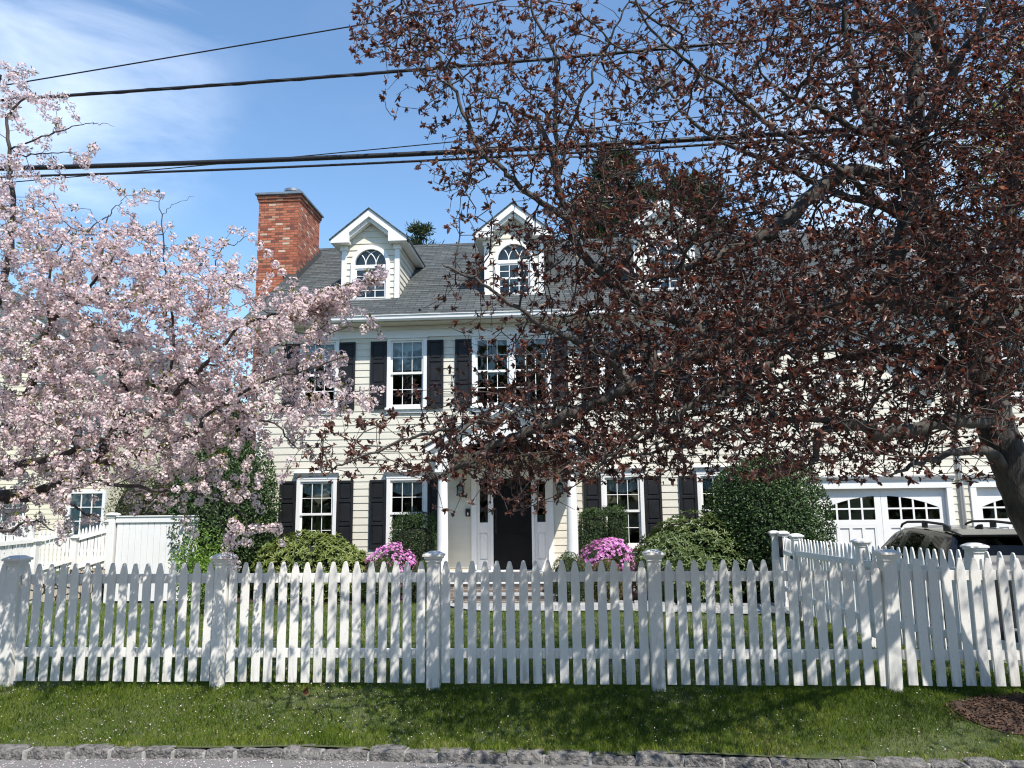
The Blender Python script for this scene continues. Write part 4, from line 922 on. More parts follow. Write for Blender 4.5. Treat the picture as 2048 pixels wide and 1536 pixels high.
G['gold'] = leafy('golden_green_leaves', [(0, (.16, .17, .02)), (.5, (.28, .26, .03)), (1, (.42, .36, .05))], .5, .4)
G['pine'] = leafy('pine_needles', [(0, (.02, .034, .013)), (.6, (.045, .066, .024)), (1, (.11, .13, .04))], .6, .15)
G['maple'] = leafy('yellow_green_spring_leaves', [(0, (.22, .26, .03)), (.6, (.36, .40, .05)), (1, (.5, .5, .1))], .5, .5)
G['olive'] = leafy('olive_hedge_leaves', [(0, (.04, .055, .012)), (.6, (.09, .10, .02)), (1, (.20, .17, .04))], .5, .3)
MAT['twig'] = noisy('brown_twigs', (.05, .035, .025), (.10, .075, .055), 20, .9)
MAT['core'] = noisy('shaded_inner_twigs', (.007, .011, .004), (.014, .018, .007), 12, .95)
def bodypts(n, c, R, kind, seed, lump=.10, depth=.30, flat=0):
    r = np.random.default_rng(seed); d = rand_dirs(n*2, r)
    if kind == 'dome':
        d = d[d[:, 2] > -.15][:n]
    else: d = d[:n]
    while len(d) < n: d = np.concatenate([d, rand_dirs(n, r)])[:n]
    if kind == 'box':
        k = np.max(np.abs(d), axis=1, keepdims=True); d2 = d/k; sh = d2*.82+d*.18
    else: sh = d
    s = 1 + lump*fbm(d*1.0, 2.6, seed)*2 + lump*.7*fbm(d, 6, seed+1)
    u = 1-depth*r.random(n)**1.8
    P = np.array(c)+sh*np.array(R)*(s*u)[:, None]
    nr = norm(d/np.array(R))
    return P, nr, r
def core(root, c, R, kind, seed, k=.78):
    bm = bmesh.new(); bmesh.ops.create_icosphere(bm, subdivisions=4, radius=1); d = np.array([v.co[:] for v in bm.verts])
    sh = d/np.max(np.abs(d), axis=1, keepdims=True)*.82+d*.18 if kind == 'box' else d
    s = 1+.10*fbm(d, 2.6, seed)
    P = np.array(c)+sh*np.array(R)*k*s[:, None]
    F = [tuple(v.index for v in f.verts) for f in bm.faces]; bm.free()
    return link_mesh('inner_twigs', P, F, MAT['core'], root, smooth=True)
def shrub(name, label, cat, c, R, kind, n, L, W, mat, seed, whorl=0, lump=.10, depth=.3, spread=.7, group='shrubs by the house', flowers=0, fmat=None, fr=.03, stick=True, corek=.78):
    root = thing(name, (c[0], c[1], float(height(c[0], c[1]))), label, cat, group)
    if corek: core(root, c, R, kind, seed, corek)
    P, nr, r = bodypts(n, c, R, kind, seed, lump, depth)
    k = P[:, 2] > float(height(c[0], c[1])); P, nr = P[k], nr[k]; n = len(P)
    if whorl:
        P = np.repeat(P, whorl, 0); nr0 = np.repeat(nr, whorl, 0); ax = norm(nr0+np.array([0, 0, .5])+.35*np.repeat(rand_dirs(n, r), whorl, 0))
        a = norm(np.cross(ax, np.repeat(rand_dirs(n, r), whorl, 0))); b = np.cross(ax, a); t = np.tile(np.arange(whorl), n)*2.399+np.repeat(r.uniform(0, 6, n), whorl)
        D = norm(a*np.cos(t)[:, None]+b*np.sin(t)[:, None]+ax*r.uniform(-.1, .9, len(t))[:, None]); U = ax
    else:
        D = norm(nr*.5+rand_dirs(n, r)*spread+np.array([0, 0, .15])); U = norm(nr+.6*rand_dirs(n, r)+np.array([0, 0, .3]))
    m = len(P); V, F = leaves(P, D, U, L*r.uniform(.7, 1.25, m), W*r.uniform(.8, 1.2, m), .22, .12)
    rn = np.clip(r.normal(.42, .22, m)+.12*fbm(P, 5, seed+3), 0, 1)
    bulk('foliage', V, F, G[mat], root, np.repeat(rn, 2))
    if flowers:
        P, nr, r = bodypts(flowers, c, np.array(R)*1.03, kind, seed+9, lump, .12); V, F = petals(P, norm(nr+.5*rand_dirs(flowers, r)), fr*r.uniform(.8, 1.2, flowers), 5, .35, r)
        bulk('blossom', V, F, G[fmat], root, np.repeat(np.clip(r.normal(.5, .25, flowers), 0, 1), 5))
    if stick:
        m_ = MB()
        for k in range(7):
            t = k*.9; m_.tube([(c[0]+.06*math.cos(t), c[1]+.06*math.sin(t), float(height(c[0], c[1]))-.05), (c[0]+R[0]*.3*math.cos(t), c[1]+R[1]*.3*math.sin(t), c[2]), (c[0]+R[0]*.55*math.cos(t), c[1]+R[1]*.55*math.sin(t), c[2]+R[2]*.5)], [.02, .014, .006], 5)
        m_.build('stem', MAT['twig'], root)
    return root
def span(px0, px1, pyT, Y, zb=.1):
    a = atY(px0, pyT+30, Y); b = atY(px1, pyT+30, Y); t = atY((px0+px1)/2, pyT, Y); return (a[0]+b[0])/2, (b[0]-a[0])/2, t[2]
x, rx, zt_ = span(508, 744, 1062, 15.9); shrub('rhododendron', 'wide low yellow-green rhododendron under the window left of the porch', 'shrub', (x, 15.95, zt_*.45), (rx, .62, zt_*.55), 'ball', 2900, .095, .033, 'rhodo', 21, 6, lump=.09, depth=.35)
x, rx, zt_ = span(1270, 1515, 1042, 15.6); shrub('rhododendron', 'tall rounded grey-green rhododendron under the window right of the porch', 'shrub', (x, 15.75, zt_*.45), (rx, .8, zt_*.55), 'ball', 3500, .10, .034, 'rhodo2', 22, 6, lump=.09, depth=.35)
x, rx, zt_ = span(784, 874, 1034, 16.7); shrub('yew_shrub', 'dark upright yew beside the left porch column', 'shrub', (x, 16.75, zt_*.5), (rx, .45, zt_*.52), 'box', 11000, .055, .016, 'yew', 23, lump=.07, depth=.25, corek=.68)
x, rx, zt_ = span(1158, 1211, 1018, 16.75); shrub('yew_shrub', 'clipped boxy yew next to the right porch column', 'shrub', (x, 16.8, zt_*.62), (rx, .3, zt_*.38), 'box', 8000, .05, .016, 'yew', 24, lump=.05, depth=.2, corek=.68)
x, rx, zt_ = span(1209, 1251, 1018, 16.75); shrub('yew_shrub', 'narrower clipped yew in front of the window, right of its twin', 'shrub', (x, 16.8, zt_*.62), (rx, .28, zt_*.38), 'box', 7000, .05, .016, 'yew', 25, lump=.05, depth=.2, corek=.68)
x, rx, zt_ = span(735, 833, 1088, 15.9); shrub('azalea', 'pink azalea in bloom left of the porch, behind a clipped boxwood', 'flowering shrub', (x, 15.95, zt_*.47), (rx*1.06, .45, zt_*.47), 'ball', 2600, .045, .016, 'azleaf', 26, lump=.09, flowers=1200, fmat='azalea', fr=.036)
x, rx, zt_ = span(1148, 1266, 1074, 15.9); shrub('azalea', 'larger pink azalea in full bloom right of the porch column', 'flowering shrub', (x, 15.95, zt_*.48), (rx*1.06, .5, zt_*.48), 'ball', 2800, .045, .016, 'azleaf', 27, lump=.09, flowers=1900, fmat='azalea', fr=.037)
for k, (a, b, t, mt, lb) in enumerate(((724, 806, 1118, 'box', 'clipped green boxwood ball in front of the smaller azalea'), (820, 880, 1122, 'box', 'low boxwood ball at the foot of the left porch column'), (1101, 1181, 1108, 'box', 'neat round boxwood ball right of the porch step'), (1180, 1246, 1120, 'boxy', 'yellowish boxwood ball in front of the larger azalea'))):
    x, rx, zt_ = span(a, b, t, 15.45); shrub('boxwood', lb, 'shrub', (x, 15.45, zt_*.5), (rx, rx*.95, zt_*.52), 'ball', 4800, .032, .016, mt, 30+k, lump=.03, depth=.12, corek=.80, group='clipped boxwood balls')
x, rx, zt_ = span(1412, 1642, 905, 16.1); shrub('holly', 'big dome-shaped dark holly between the last window and the garage', 'shrub', (x, 15.95, zt_*.42), (rx, 1.15, zt_*.60), 'ball', 30000, .058, .036, 'holly', 41, lump=.06, depth=.25, corek=.74)
x, rx, zt_ = span(338, 560, 880, 16.4); shrub('holly', 'tall dark holly at the left corner of the house behind cherry blossom', 'shrub', (x, 16.5, zt_*.46), (rx, 1.05, zt_*.55), 'ball', 26000, .06, .038, 'holly', 42, lump=.07, depth=.3, corek=.68)
x, rx, zt_ = span(342, 462, 1076, 13.9); shrub('spring_shrub', 'loose bright green spring shrub in front of the white panel', 'shrub', (x, 13.95, zt_*.52), (rx, .5, zt_*.50), 'ball', 4200, .05, .03, 'spring', 43, lump=.2, depth=.9, corek=0)
x, rx, zt_ = span(395, 530, 790, 20); shrub('evergreen_tree', 'dark evergreen with golden tips between the two houses', 'tree', (x, 20.2, zt_*.5), (rx, 1.2, zt_*.52), 'ball', 9000, .12, .05, 'ever', 44, lump=.15, depth=.4, group='background trees')
x, rx, zt_ = span(408, 512, 832, 18.9); shrub('golden_shrub', 'golden-leaved shrub glowing behind the tall left holly', 'shrub', (x, 18.9, zt_*.55), (rx, .6, zt_*.48), 'ball', 2600, .07, .035, 'gold', 45, lump=.2, depth=.7, corek=0, group='background shrubs')
for k, (a, b, t, lb) in enumerate(((225, 300, 948, 'olive hedge behind the left end of the white boarded panel'), (285, 372, 925, 'taller olive hedge behind the right end of the white boarded panel'))):
    x, rx, zt_ = span(a, b, t, 18); shrub('hedge', lb, 'hedge', (x, 18.2, zt_*.5), (rx*1.1, .7, zt_*.55), 'ball', 4200, .08, .028, 'olive', 50+k, lump=.16, depth=.5, group='background shrubs')

# ------------------------------------------------------------------ trees
def catmull(P, k):
    P = np.asarray(P, float); Q = np.vstack([2*P[0]-P[1], P, 2*P[-1]-P[-2]]); out = []
    for i in range(len(P)-1):
        p0, p1, p2, p3 = Q[i:i+4]
        for t in np.arange(k)/k: out.append(.5*((2*p1)+(-p0+p2)*t+(2*p0-5*p1+4*p2-p3)*t*t+(-p0+3*p1-3*p2+p3)*t**3))
    out.append(P[-1]); return np.array(out)
class Tree:
    def __init__(s, seed): s.p = []; s.par = []; s.r = []; s.pl = []; s.rng = np.random.default_rng(seed); s.tips = []
    def limb(s, pts, radii, k=5, wob=.012, pl=0.0):
        C = catmull(pts, k); R = np.interp(np.linspace(0, 1, len(C)), np.linspace(0, 1, len(radii)), radii)
        C[1:] += s.rng.normal(size=(len(C)-1, 3))*wob
        par = -1
        if s.p:
            d = np.linalg.norm(np.array(s.p)-C[0], axis=1); par = int(np.argmin(d))
        for c, r in zip(C, R): s.p.append(c); s.par.append(par); s.r.append(r); s.pl.append(pl); par = len(s.p)-1
    def grow(s, A, bf=.3, rmin=.0035):
        n0 = len(s.p); A = np.asarray(A); m = len(A); P = np.array(s.p)
        best = np.full(m, 1e9); bp = np.zeros(m, int); cost_pl = list(s.pl); bd = np.zeros(m)
        for i in range(0, n0):
            d = np.linalg.norm(A-P[i], axis=1); c = d+bf*cost_pl[i]; k = c < best; best[k] = c[k]; bp[k] = i; bd[k] = d[k]
        done = np.zeros(m, bool); child = {}
        for _ in range(m):
            j = int(np.argmin(np.where(done, 1e9, best))); done[j] = True; par = int(bp[j]); par0 = par; a = s.p[par]; b = A[j]; L = np.linalg.norm(b-a)
            if par < n0: pass
            ns = max(1, int(L/.09)); sag = s.rng.normal(size=3)*L*.10
            new = []
            for q in range(1, ns+1):
                t = q/ns; c = a+(b-a)*t+sag*(4*t*(1-t))*.6+s.rng.normal(size=3)*.012*(1 if q < ns else 0)
                s.p.append(c); s.par.append(par); s.r.append(0); cost_pl.append(cost_pl[par0]+L*t); par = len(s.p)-1; new.append(par)
            s.tips.append(par)
            for q in new[-1:] if ns < 3 else (new[len(new)//2], new[-1]):
                d = np.linalg.norm(A-s.p[q], axis=1); c = d+bf*cost_pl[q]; k = (c < best) & ~done; best[k] = c[k]; bp[k] = q
        # thickness from the twigs carried
        n = len(s.p); acc = np.zeros(n); R = np.array(s.r); par = np.array(s.par); e = 2.35
        for i in range(n-1, -1, -1):
            if R[i] == 0: R[i] = max(rmin, acc[i]**(1/e))
            if par[i] >= 0 and i >= n0 and par[i] >= n0: acc[par[i]] += R[i]**e
        R[n0:] = np.minimum(R[n0:], .04)
        s.R = R; s.n0 = n0
    def mesh(s, thick=None):
        n = len(s.p); P = np.array(s.p); par = np.array(s.par); kids = [[] for _ in range(n)]
        for i in range(n):
            if par[i] >= 0: kids[par[i]].append(i)
        started = [i for i in range(n) if par[i] < 0]; Vs, Fs = [[], []], [[], []]; off = [0, 0]
        stack = [(i, -1) for i in started]
        while stack:
            i, p0 = stack.pop()
            if p0 >= 0 and np.linalg.norm(P[p0]-P[i]) < 1e-3: p0 = -1
            ch = [] if p0 < 0 else [p0]; cur = i
            while True:
                ch.append(cur); ks = kids[cur]
                if not ks: break
                nxt = max(ks, key=lambda q: (s.R[q], -q)) if cur >= s.n0 else max([q for q in ks if q == cur+1 and q < s.n0] or [-1])
                for q in ks:
                    if q != nxt: stack.append((q, cur))
                if nxt < 0: break
                cur = nxt
            if len(ch) < 2: continue
            R = s.R[ch].copy()
            if p0 >= 0: R[0] = min(R[1]*1.15, s.R[p0])
            R[-1] *= .6
            big = R.max(); k = 0 if i < s.n0 else 1; nsd = 12 if big > .06 else (8 if big > .025 else (5 if big > .009 else 4))
            V, F = tube_arrays(P[ch], R, nsd); Vs[k].append(V); Fs[k].append(np.array(F)+off[k]); off[k] += len(V)
        return [(np.concatenate(Vs[k]), np.concatenate(Fs[k])) for k in (0, 1)]
def cells(grid_, size=64):
    out = []; wts = []
    for r_, cols in grid_.items():
        for c_, v in cols.items():
            out.append((c_*size, r_*size)); wts.append(v)
    return np.array(out, float), np.array(wts, float)
def rowspec(txt):
    g = {}
    for line in txt.strip().splitlines():
        a, b = line.split(':'); g[int(a)] = {}
        for i, part in enumerate(b.split()):
            c0, digs = part.split('>')
            for j, ch in enumerate(digs):
                if ch != '.': g[int(a)][int(c0)+j] = int(ch)
    return g
MAT['bark'] = noisy('grey_brown_bark', (.022, .019, .016), (.115, .098, .08), 7, .92, 1.0, 34, stretch=(1, 1, .35), detail=8, dist=.02)
MAT['bark2'] = noisy('dark_cherry_bark', (.028, .021, .018), (.085, .068, .058), 9, .8, .9, 30, stretch=(1, 1, .6), detail=7, dist=.015)
G['plum'] = leafy('purple_crabapple_leaves', [(0, (.045, .024, .020)), (.35, (.105, .048, .038)), (.7, (.19, .092, .066)), (.92, (.29, .165, .112)), (1, (.40, .27, .18))], .38, .40, .55, (1.35, .8, .62))
G['petal'] = leafy('pale_pink_cherry_petals', [(0, (.70, .45, .46)), (.35, (.83, .65, .65)), (.75, (.88, .78, .765)), (1, (.91, .86, .84))], .7, .45, .2)
G['cherryleaf'] = leafy('bronze_green_young_leaves', [(0, (.16, .085, .03)), (.45, (.17, .16, .03)), (1, (.26, .28, .06))], .45, .45)

# purple-leaved crabapple on the verge
PT = Tree(5)
def lim(T, pts, k=5, wob=.012, pl=0.0):
    T.limb([atY(a, b, Y) for a, b, Y, r in pts], [p[3] for p in pts], k, wob, pl)
lim(PT, [(2200, 1425, 6.95, .25), (2180, 1330, 7.0, .21), (2128, 1150, 7.0, .19), (2060, 1020, 7.0, .165), (2024, 930, 7.0, .16), (1990, 850, 7.0, .152), (1975, 770, 7.0, .148), (1950, 690, 7.0, .135), (1912, 610, 7.0, .12), (1878, 520, 6.95, .11), (1850, 420, 6.9, .10), (1836, 300, 6.9, .088), (1832, 150, 6.9, .07), (1828, 0, 6.9, .055), (1815, -150, 6.9, .042), (1800, -300, 6.8, .028)], wob=.006)
lim(PT, [(1912, 610, 7.0, .10), (1860, 612, 6.8, .095), (1800, 602, 6.7, .092), (1750, 590, 6.6, .09), (1680, 608, 6.5, .086), (1600, 628, 6.4, .08), (1530, 655, 6.3, .075), (1450, 685, 6.25, .066), (1350, 730, 6.2, .056), (1260, 770, 6.2, .05), (1180, 810, 6.2, .045), (1125, 835, 6.2, .042), (1055, 864, 6.2, .037), (977, 897, 6.2, .032), (937, 925, 6.25, .028), (865, 958, 6.3, .016)])
lim(PT, [(1450, 685, 6.25, .06), (1370, 650, 6.4, .052), (1290, 612, 6.5, .047), (1242, 582, 6.5, .043), (1200, 540, 6.5, .04), (1158, 500, 6.5, .038), (1130, 437, 6.5, .03), (1055, 387, 6.5, .026), (1011, 340, 6.5, .022), (961, 300, 6.5, .02), (917, 203, 6.45, .016), (880, 125, 6.4, .014), (855, 84, 6.4, .012), (820, 31, 6.4, .01), (780, -60, 6.3, .007)])
lim(PT, [(1158, 500, 6.5, .035), (1137, 430, 6.6, .03), (1117, 369, 6.6, .027), (1113, 290, 6.6, .023), (1111, 219, 6.6, .02), (1108, 109, 6.5, .016), (1070, 31, 6.4, .013), (1045, -80, 6.3, .009)])
lim(PT, [(1117, 369, 6.6, .022), (1086, 256, 6.8, .019), (1048, 231, 6.9, .016), (992, 200, 6.9, .012), (949, 175, 6.9, .009), (890, 110, 6.9, .006)])
lim(PT, [(1120, 350, 6.6, .018), (1150, 230, 6.4, .014), (1200, 120, 6.3, .011), (1250, 20, 6.2, .008), (1280, -70, 6.1, .005)])
lim(PT, [(1055, 800, 6.2, .02), (1000, 838, 6.0, .018), (900, 858, 5.9, .015), (800, 885, 5.9, .012), (700, 925, 5.9, .009), (640, 945, 5.9, .006)])
lim(PT, [(1217, 713, 6.2, .035), (1165, 690, 6.0, .028), (1100, 655, 5.9, .022), (1020, 610, 5.8, .016), (950, 560, 5.8, .011), (880, 530, 5.8, .007)])
lim(PT, [(1300, 690, 6.2, .04), (1262, 700, 6.15, .036), (1217, 713, 6.2, .034)])
lim(PT, [(1850, 420, 6.9, .085), (1800, 373, 6.8, .078), (1722, 345, 6.7, .074), (1675, 352, 6.6, .07), (1622, 391, 6.5, .066), (1569, 444, 6.4, .06), (1510, 480, 6.3, .05), (1440, 510, 6.2, .038), (1360, 540, 6.1, .028), (1290, 560, 6.0, .016)])
lim(PT, [(1800, 602, 6.7, .07), (1792, 540, 6.6, .066), (1800, 480, 6.5, .06), (1822, 400, 6.45, .056), (1814, 302, 6.4, .05), (1764, 267, 6.3, .046), (1732, 231, 6.25, .042), (1715, 188, 6.2, .036), (1700, 100, 6.1, .028), (1690, 0, 6.0, .02), (1680, -110, 5.9, .012)])
lim(PT, [(1764, 267, 6.3, .03), (1690, 250, 6.1, .026), (1640, 215, 6.0, .022), (1590, 200, 5.9, .016), (1520, 150, 5.8, .01)])
lim(PT, [(1990, 850, 7.0, .075), (1940, 842, 6.7, .062), (1883, 844, 6.5, .056), (1823, 859, 6.4, .054), (1769, 868, 6.3, .05), (1716, 853, 6.25, .045), (1665, 850, 6.2, .038), (1635, 885, 6.2, .03), (1622, 935, 6.2, .018)])
lim(PT, [(1716, 853, 6.25, .035), (1600, 835, 6.2, .03), (1500, 850, 6.1, .024), (1400, 880, 6.0, .018), (1300, 905, 6.0, .012), (1210, 925, 6.0, .007)])
lim(PT, [(1975, 770, 7.0, .07), (1900, 730, 7.2, .055), (1800, 700, 7.35, .046), (1700, 715, 7.4, .038), (1600, 745, 7.4, .03), (1500, 790, 7.4, .024), (1400, 830, 7.4, .017), (1300, 865, 7.4, .009)])
lim(PT, [(1950, 690, 7.0, .08), (1992, 600, 7.0, .07), (2012, 480, 7.0, .062), (2030, 340, 7.0, .052), (2050, 200, 7.0, .04), (2070, 50, 7.0, .028), (2090, -120, 7.0, .015)])
lim(PT, [(1836, 300, 6.9, .055), (1880, 200, 6.7, .045), (1930, 100, 6.5, .035), (1980, 0, 6.3, .026), (2030, -120, 6.2, .014)])
lim(PT, [(1832, 150, 6.9, .045), (1765, 60, 7.1, .035), (1700, -30, 7.2, .026), (1640, -150, 7.2, .014)])
lim(PT, [(1878, 520, 6.95, .045), (1800, 440, 6.6, .034), (1720, 370, 6.3, .026), (1600, 290, 6.0, .021), (1480, 200, 5.8, .017), (1380, 130, 5.6, .013), (1300, 60, 5.5, .01), (1240, -60, 5.4, .006)])
lim(PT, [(1850, 420, 6.9, .05), (1780, 410, 7.2, .045), (1700, 395, 7.6, .04), (1560, 330, 8.0, .032), (1430, 275, 8.3, .024), (1350, 200, 8.4, .017), (1320, 110, 8.4, .011), (1400, 20, 8.4, .006)])
lim(PT, [(1600, 628, 6.4, .045), (1540, 720, 6.0, .04), (1480, 770, 5.9, .034), (1400, 805, 5.8, .028), (1330, 845, 5.8, .022), (1260, 885, 5.8, .015), (1190, 935, 5.8, .008)])
lim(PT, [(2018, 930, 7.0, .05), (1960, 900, 6.6, .04), (1900, 905, 6.3, .03), (1830, 930, 6.1, .018), (1780, 950, 6.0, .008)])
# limbs reaching over the road, the drive and beyond the frame
for pts, rr in (([(4.45, 6.95, 3.4), (4.6, 6.1, 4.0), (4.2, 5.0, 4.7), (3.4, 4.0, 5.3), (2.6, 3.2, 5.7)], (.08, .06, .045, .03, .01)), ([(4.4, 6.95, 3.8), (5.4, 6.6, 4.6), (6.4, 6.0, 5.3), (7.4, 5.4, 5.8)], (.08, .06, .04, .012)), ([(4.2, 6.9, 4.4), (5.0, 7.6, 5.4), (6.0, 8.4, 6.2), (6.8, 9.0, 6.6)], (.07, .055, .035, .01)), ([(3.5, 6.6, 6.0), (2.6, 5.6, 6.9), (1.4, 4.6, 7.3), (.2, 3.9, 7.4)], (.05, .04, .025, .008)), ([(3.6, 6.9, 6.6), (3.4, 6.4, 7.8), (3.0, 5.9, 8.8)], (.05, .035, .01))):
    PT.limb([np.array(p) for p in pts], rr)
spec = rowspec('''
0: 11>4677666323457899999999
1: 10>157777754444678999999999
2: 12>3767764456677899999999
3: 12>2456763444678899999988
4: 13>2566654435788899999888
5: 13>3534667777765567899988
6: 14>322789999975457889998
7: 14>13579999998888899999
8: 13>153568999999999999999
9: 13>124467999999999999999
10: 14>3357999999999999999
11: 13>1245899999987789999
12: 11>223679999888888888777
13: 10>4456899998888888888744
14: 9>46667899976665677665431
15: 13>12463
''')
def clumped(P, rng, scale, seed, lo=-.15, hi=.25, floor=.12):
    f = fbm(P, scale, seed); k = floor+(1-floor)*sstep(lo, hi, f); return P[rng.random(len(P)) < k]
def sample_cells(spec, n, Yf, rng, size=64, power=1.35):
    C, W = cells(spec); p = W**power; p /= p.sum(); idx = rng.choice(len(C), n, p=p)
    px = C[idx, 0]+rng.uniform(0, size, n); py = C[idx, 1]+rng.uniform(0, size, n)
    return np.array([atY(a, b, Yf(a, b)) for a, b in zip(px, py)])
rg = np.random.default_rng(17)
def YP(a, b):
    t = min(1, max(0, (a-700)/900)); sd = .35+.75*t; lo = 5.0; hi = 8.6 if b < 850 else 7.55
    return float(np.clip(rg.normal(6.35+.35*t, sd), lo, hi))
A1 = clumped(sample_cells(spec, 24500, YP, rg, power=1.8), rg, 2.8, 71, -.3, .15, .42)
A2 = []
while len(A2) < 2300:
    d = rg.normal(size=3); d *= rg.random()**.33/np.linalg.norm(d); p = np.array([4.0, 6.6, 5.4])+d*np.array([5.0, 3.4, 3.4])
    if p[2] < 2.9 or p[1] < 3.7 or np.linalg.norm(p-CAM) < 2.2: continue
    X, Y_, z_ = proj(p)
    if z_ > .3 and -30 < X < 2078 and -30 < Y_ < 1566: continue
    A2.append(p)
A2 = clumped(np.array(A2), rg, 1.6, 72, -.2, .2, .08)
A2 = A2[(A2[:, 1] > 5.2) | (A2[:, 0] > 2.8) | (rg.random(len(A2)) < .65)]
PT.grow(np.concatenate([A1, A2]), .28, .0032)
ptree = thing('crabapple_tree', tuple(atY(2200, 1425, 6.95)), 'big purple-leaved crabapple spreading over the picket fence from the verge', 'tree')
(Vt, Ft), (Vb, Fb) = PT.mesh()
trunk = bulk('trunk', Vt, Ft, MAT['bark'], ptree, smooth=True); bulk('twigs', Vb, Fb, MAT['bark'], ptree, smooth=True)
P_ = np.array(PT.p); par_ = np.array(PT.par); n0 = PT.n0
new = np.arange(n0, len(P_)); twig = new[PT.R[new] < .014]
tips = np.array(PT.tips); mid = np.setdiff1d(twig, tips); mid = rg.choice(mid, int(len(mid)*.85), replace=False)
def rosettes(nodes, k, L, W, rng, out=.02):
    n = len(nodes); C = P_[nodes]; ax = norm(norm(C-P_[par_[nodes]])*.6+rand_dirs(n, rng)*.8+np.array([0, 0, .25]))
    C = C+ax*out
    C = np.repeat(C, k, 0); ax = np.repeat(ax, k, 0); a = norm(np.cross(ax, rand_dirs(len(C), rng))); t = rng.uniform(-.5, 1.7, len(C))
    D = norm(a+ax*t[:, None]); siz = np.repeat(rng.uniform(.6, 1.35, n), k); keep = rng.random(len(C)) < np.repeat(rng.uniform(.45, 1.0, n), k)
    C, D, ax = C[keep], D[keep], ax[keep]; m = len(C); L = L*siz[keep]; W = W*siz[keep]
    return leaves(C, D, norm(ax+.3*rand_dirs(m, rng)), L*rng.uniform(.5, 1.35, m), W*rng.uniform(.65, 1.25, m), .22, .10)+(C,)
V1, F1, c1 = rosettes(tips, 11, .040, .0235, rg); V2, F2, c2 = rosettes(mid, 8, .035, .021, rg)
Vc = np.concatenate([V1, V2]); Fc = np.concatenate([F1, F2+len(V1)]); cc = np.concatenate([c1, c2])
rn = np.clip(rg.normal(.45, .2, len(cc))+.22*fbm(cc, 2.2, 8), 0, 1)
bulk('crown', Vc, Fc, G['plum'], ptree, np.repeat(rn, 2))

# flowering cherry
CT = Tree(9)
def limc(pts, wob=.012): lim(CT, [(a, b, Y+.52, r*1.07) for a, b, Y, r in pts], 5, wob)
limc([(-205, 1425, 6.9, .17), (-180, 1300, 6.9, .15), (-140, 1150, 6.9, .13), (-80, 1045, 6.9, .105), (-10, 996, 6.9, .07), (60, 990, 6.85, .062), (120, 968, 6.8, .057), (171, 935, 6.75, .052), (200, 910, 6.7, .046), (218, 880, 6.7, .042), (248, 818, 6.7, .032), (243, 738, 6.7, .027), (234, 684, 6.7, .022), (213, 588, 6.7, .016), (205, 500, 6.7, .011), (216, 430, 6.7, .006)], wob=.006)
limc([(205, 905, 6.7, .04), (254, 872, 6.6, .036), (284, 854, 6.55, .033), (323, 809, 6.5, .028), (377, 765, 6.4, .022), (430, 705, 6.3, .017), (480, 655, 6.25, .014), (540, 632, 6.2, .012), (600, 608, 6.2, .01), (680, 575, 6.2, .007), (765, 552, 6.2, .004)])
limc([(248, 818, 6.7, .024), (299, 776, 6.8, .021), (329, 755, 6.85, .018), (380, 748, 6.9, .015), (450, 720, 6.9, .011), (540, 690, 6.9, .008), (640, 690, 6.9, .005)])
limc([(175, 932, 6.75, .04), (215, 922, 6.6, .034), (245, 914, 6.5, .03), (344, 887, 6.4, .025), (386, 863, 6.35, .021), (446, 806, 6.3, .016), (540, 760, 6.25, .011), (620, 740, 6.2, .008), (700, 712, 6.2, .005)])
limc([(446, 806, 6.3, .012), (500, 830, 6.2, .01), (560, 860, 6.1, .008), (600, 900, 6.1, .005)])
limc([(-80, 1045, 6.9, .075), (-40, 975, 6.6, .06), (0, 941, 6.5, .045), (48, 926, 6.45, .038), (110, 917, 6.4, .03), (150, 899, 6.4, .025), (189, 887, 6.35, .018), (250, 850, 6.3, .011), (320, 840, 6.2, .006)])
limc([(120, 972, 6.8, .022), (180, 958, 6.6, .02), (210, 965, 6.5, .018), (323, 980, 6.4, .013), (400, 985, 6.35, .01), (470, 1010, 6.3, .007), (500, 1060, 6.3, .004)])
limc([(60, 990, 6.85, .02), (100, 992, 6.6, .017), (129, 1000, 6.5, .014), (160, 1022, 6.5, .011), (198, 1037, 6.5, .007)])
limc([(-40, 1010, 6.9, .022), (-20, 1060, 6.5, .018), (20, 1058, 6.4, .014), (52, 1043, 6.4, .01), (110, 1060, 6.4, .006)])
limc([(-80, 1045, 6.9, .08), (-60, 930, 6.9, .065), (10, 860, 6.85, .05), (52, 790, 6.8, .038), (72, 720, 6.8, .033), (101, 645, 6.75, .028), (140, 612, 6.7, .02), (190, 560, 6.7, .013), (240, 500, 6.7, .008)])
limc([(101, 645, 6.75, .02), (95, 590, 6.7, .015), (110, 520, 6.6, .01), (140, 450, 6.6, .006)])
limc([(-80, 1045, 6.9, .09), (-75, 850, 6.9, .07), (-40, 700, 6.8, .055), (0, 590, 6.7, .038), (27, 441, 6.6, .026), (20, 338, 6.6, .02), (14, 249, 6.6, .015), (29, 215, 6.6, .011), (57, 186, 6.6, .006), (45, 150, 6.6, .003)])
limc([(20, 315, 6.6, .009), (50, 310, 6.6, .008), (106, 306, 6.6, .006), (165, 312, 6.6, .003)])
limc([(18, 300, 6.6, .01), (72, 278, 6.5, .008), (129, 260, 6.5, .006), (172, 246, 6.5, .004), (200, 247, 6.5, .003), (229, 252, 6.5, .002)])
limc([(380, 748, 6.9, .012), (405, 650, 6.8, .01), (425, 560, 6.8, .008), (440, 505, 6.8, .006), (470, 485, 6.8, .004), (497, 471, 6.8, .003)])
limc([(323, 809, 6.5, .016), (345, 720, 6.5, .014), (345, 640, 6.5, .011), (330, 540, 6.5, .008), (324, 429, 6.5, .005), (318, 376, 6.5, .002)])
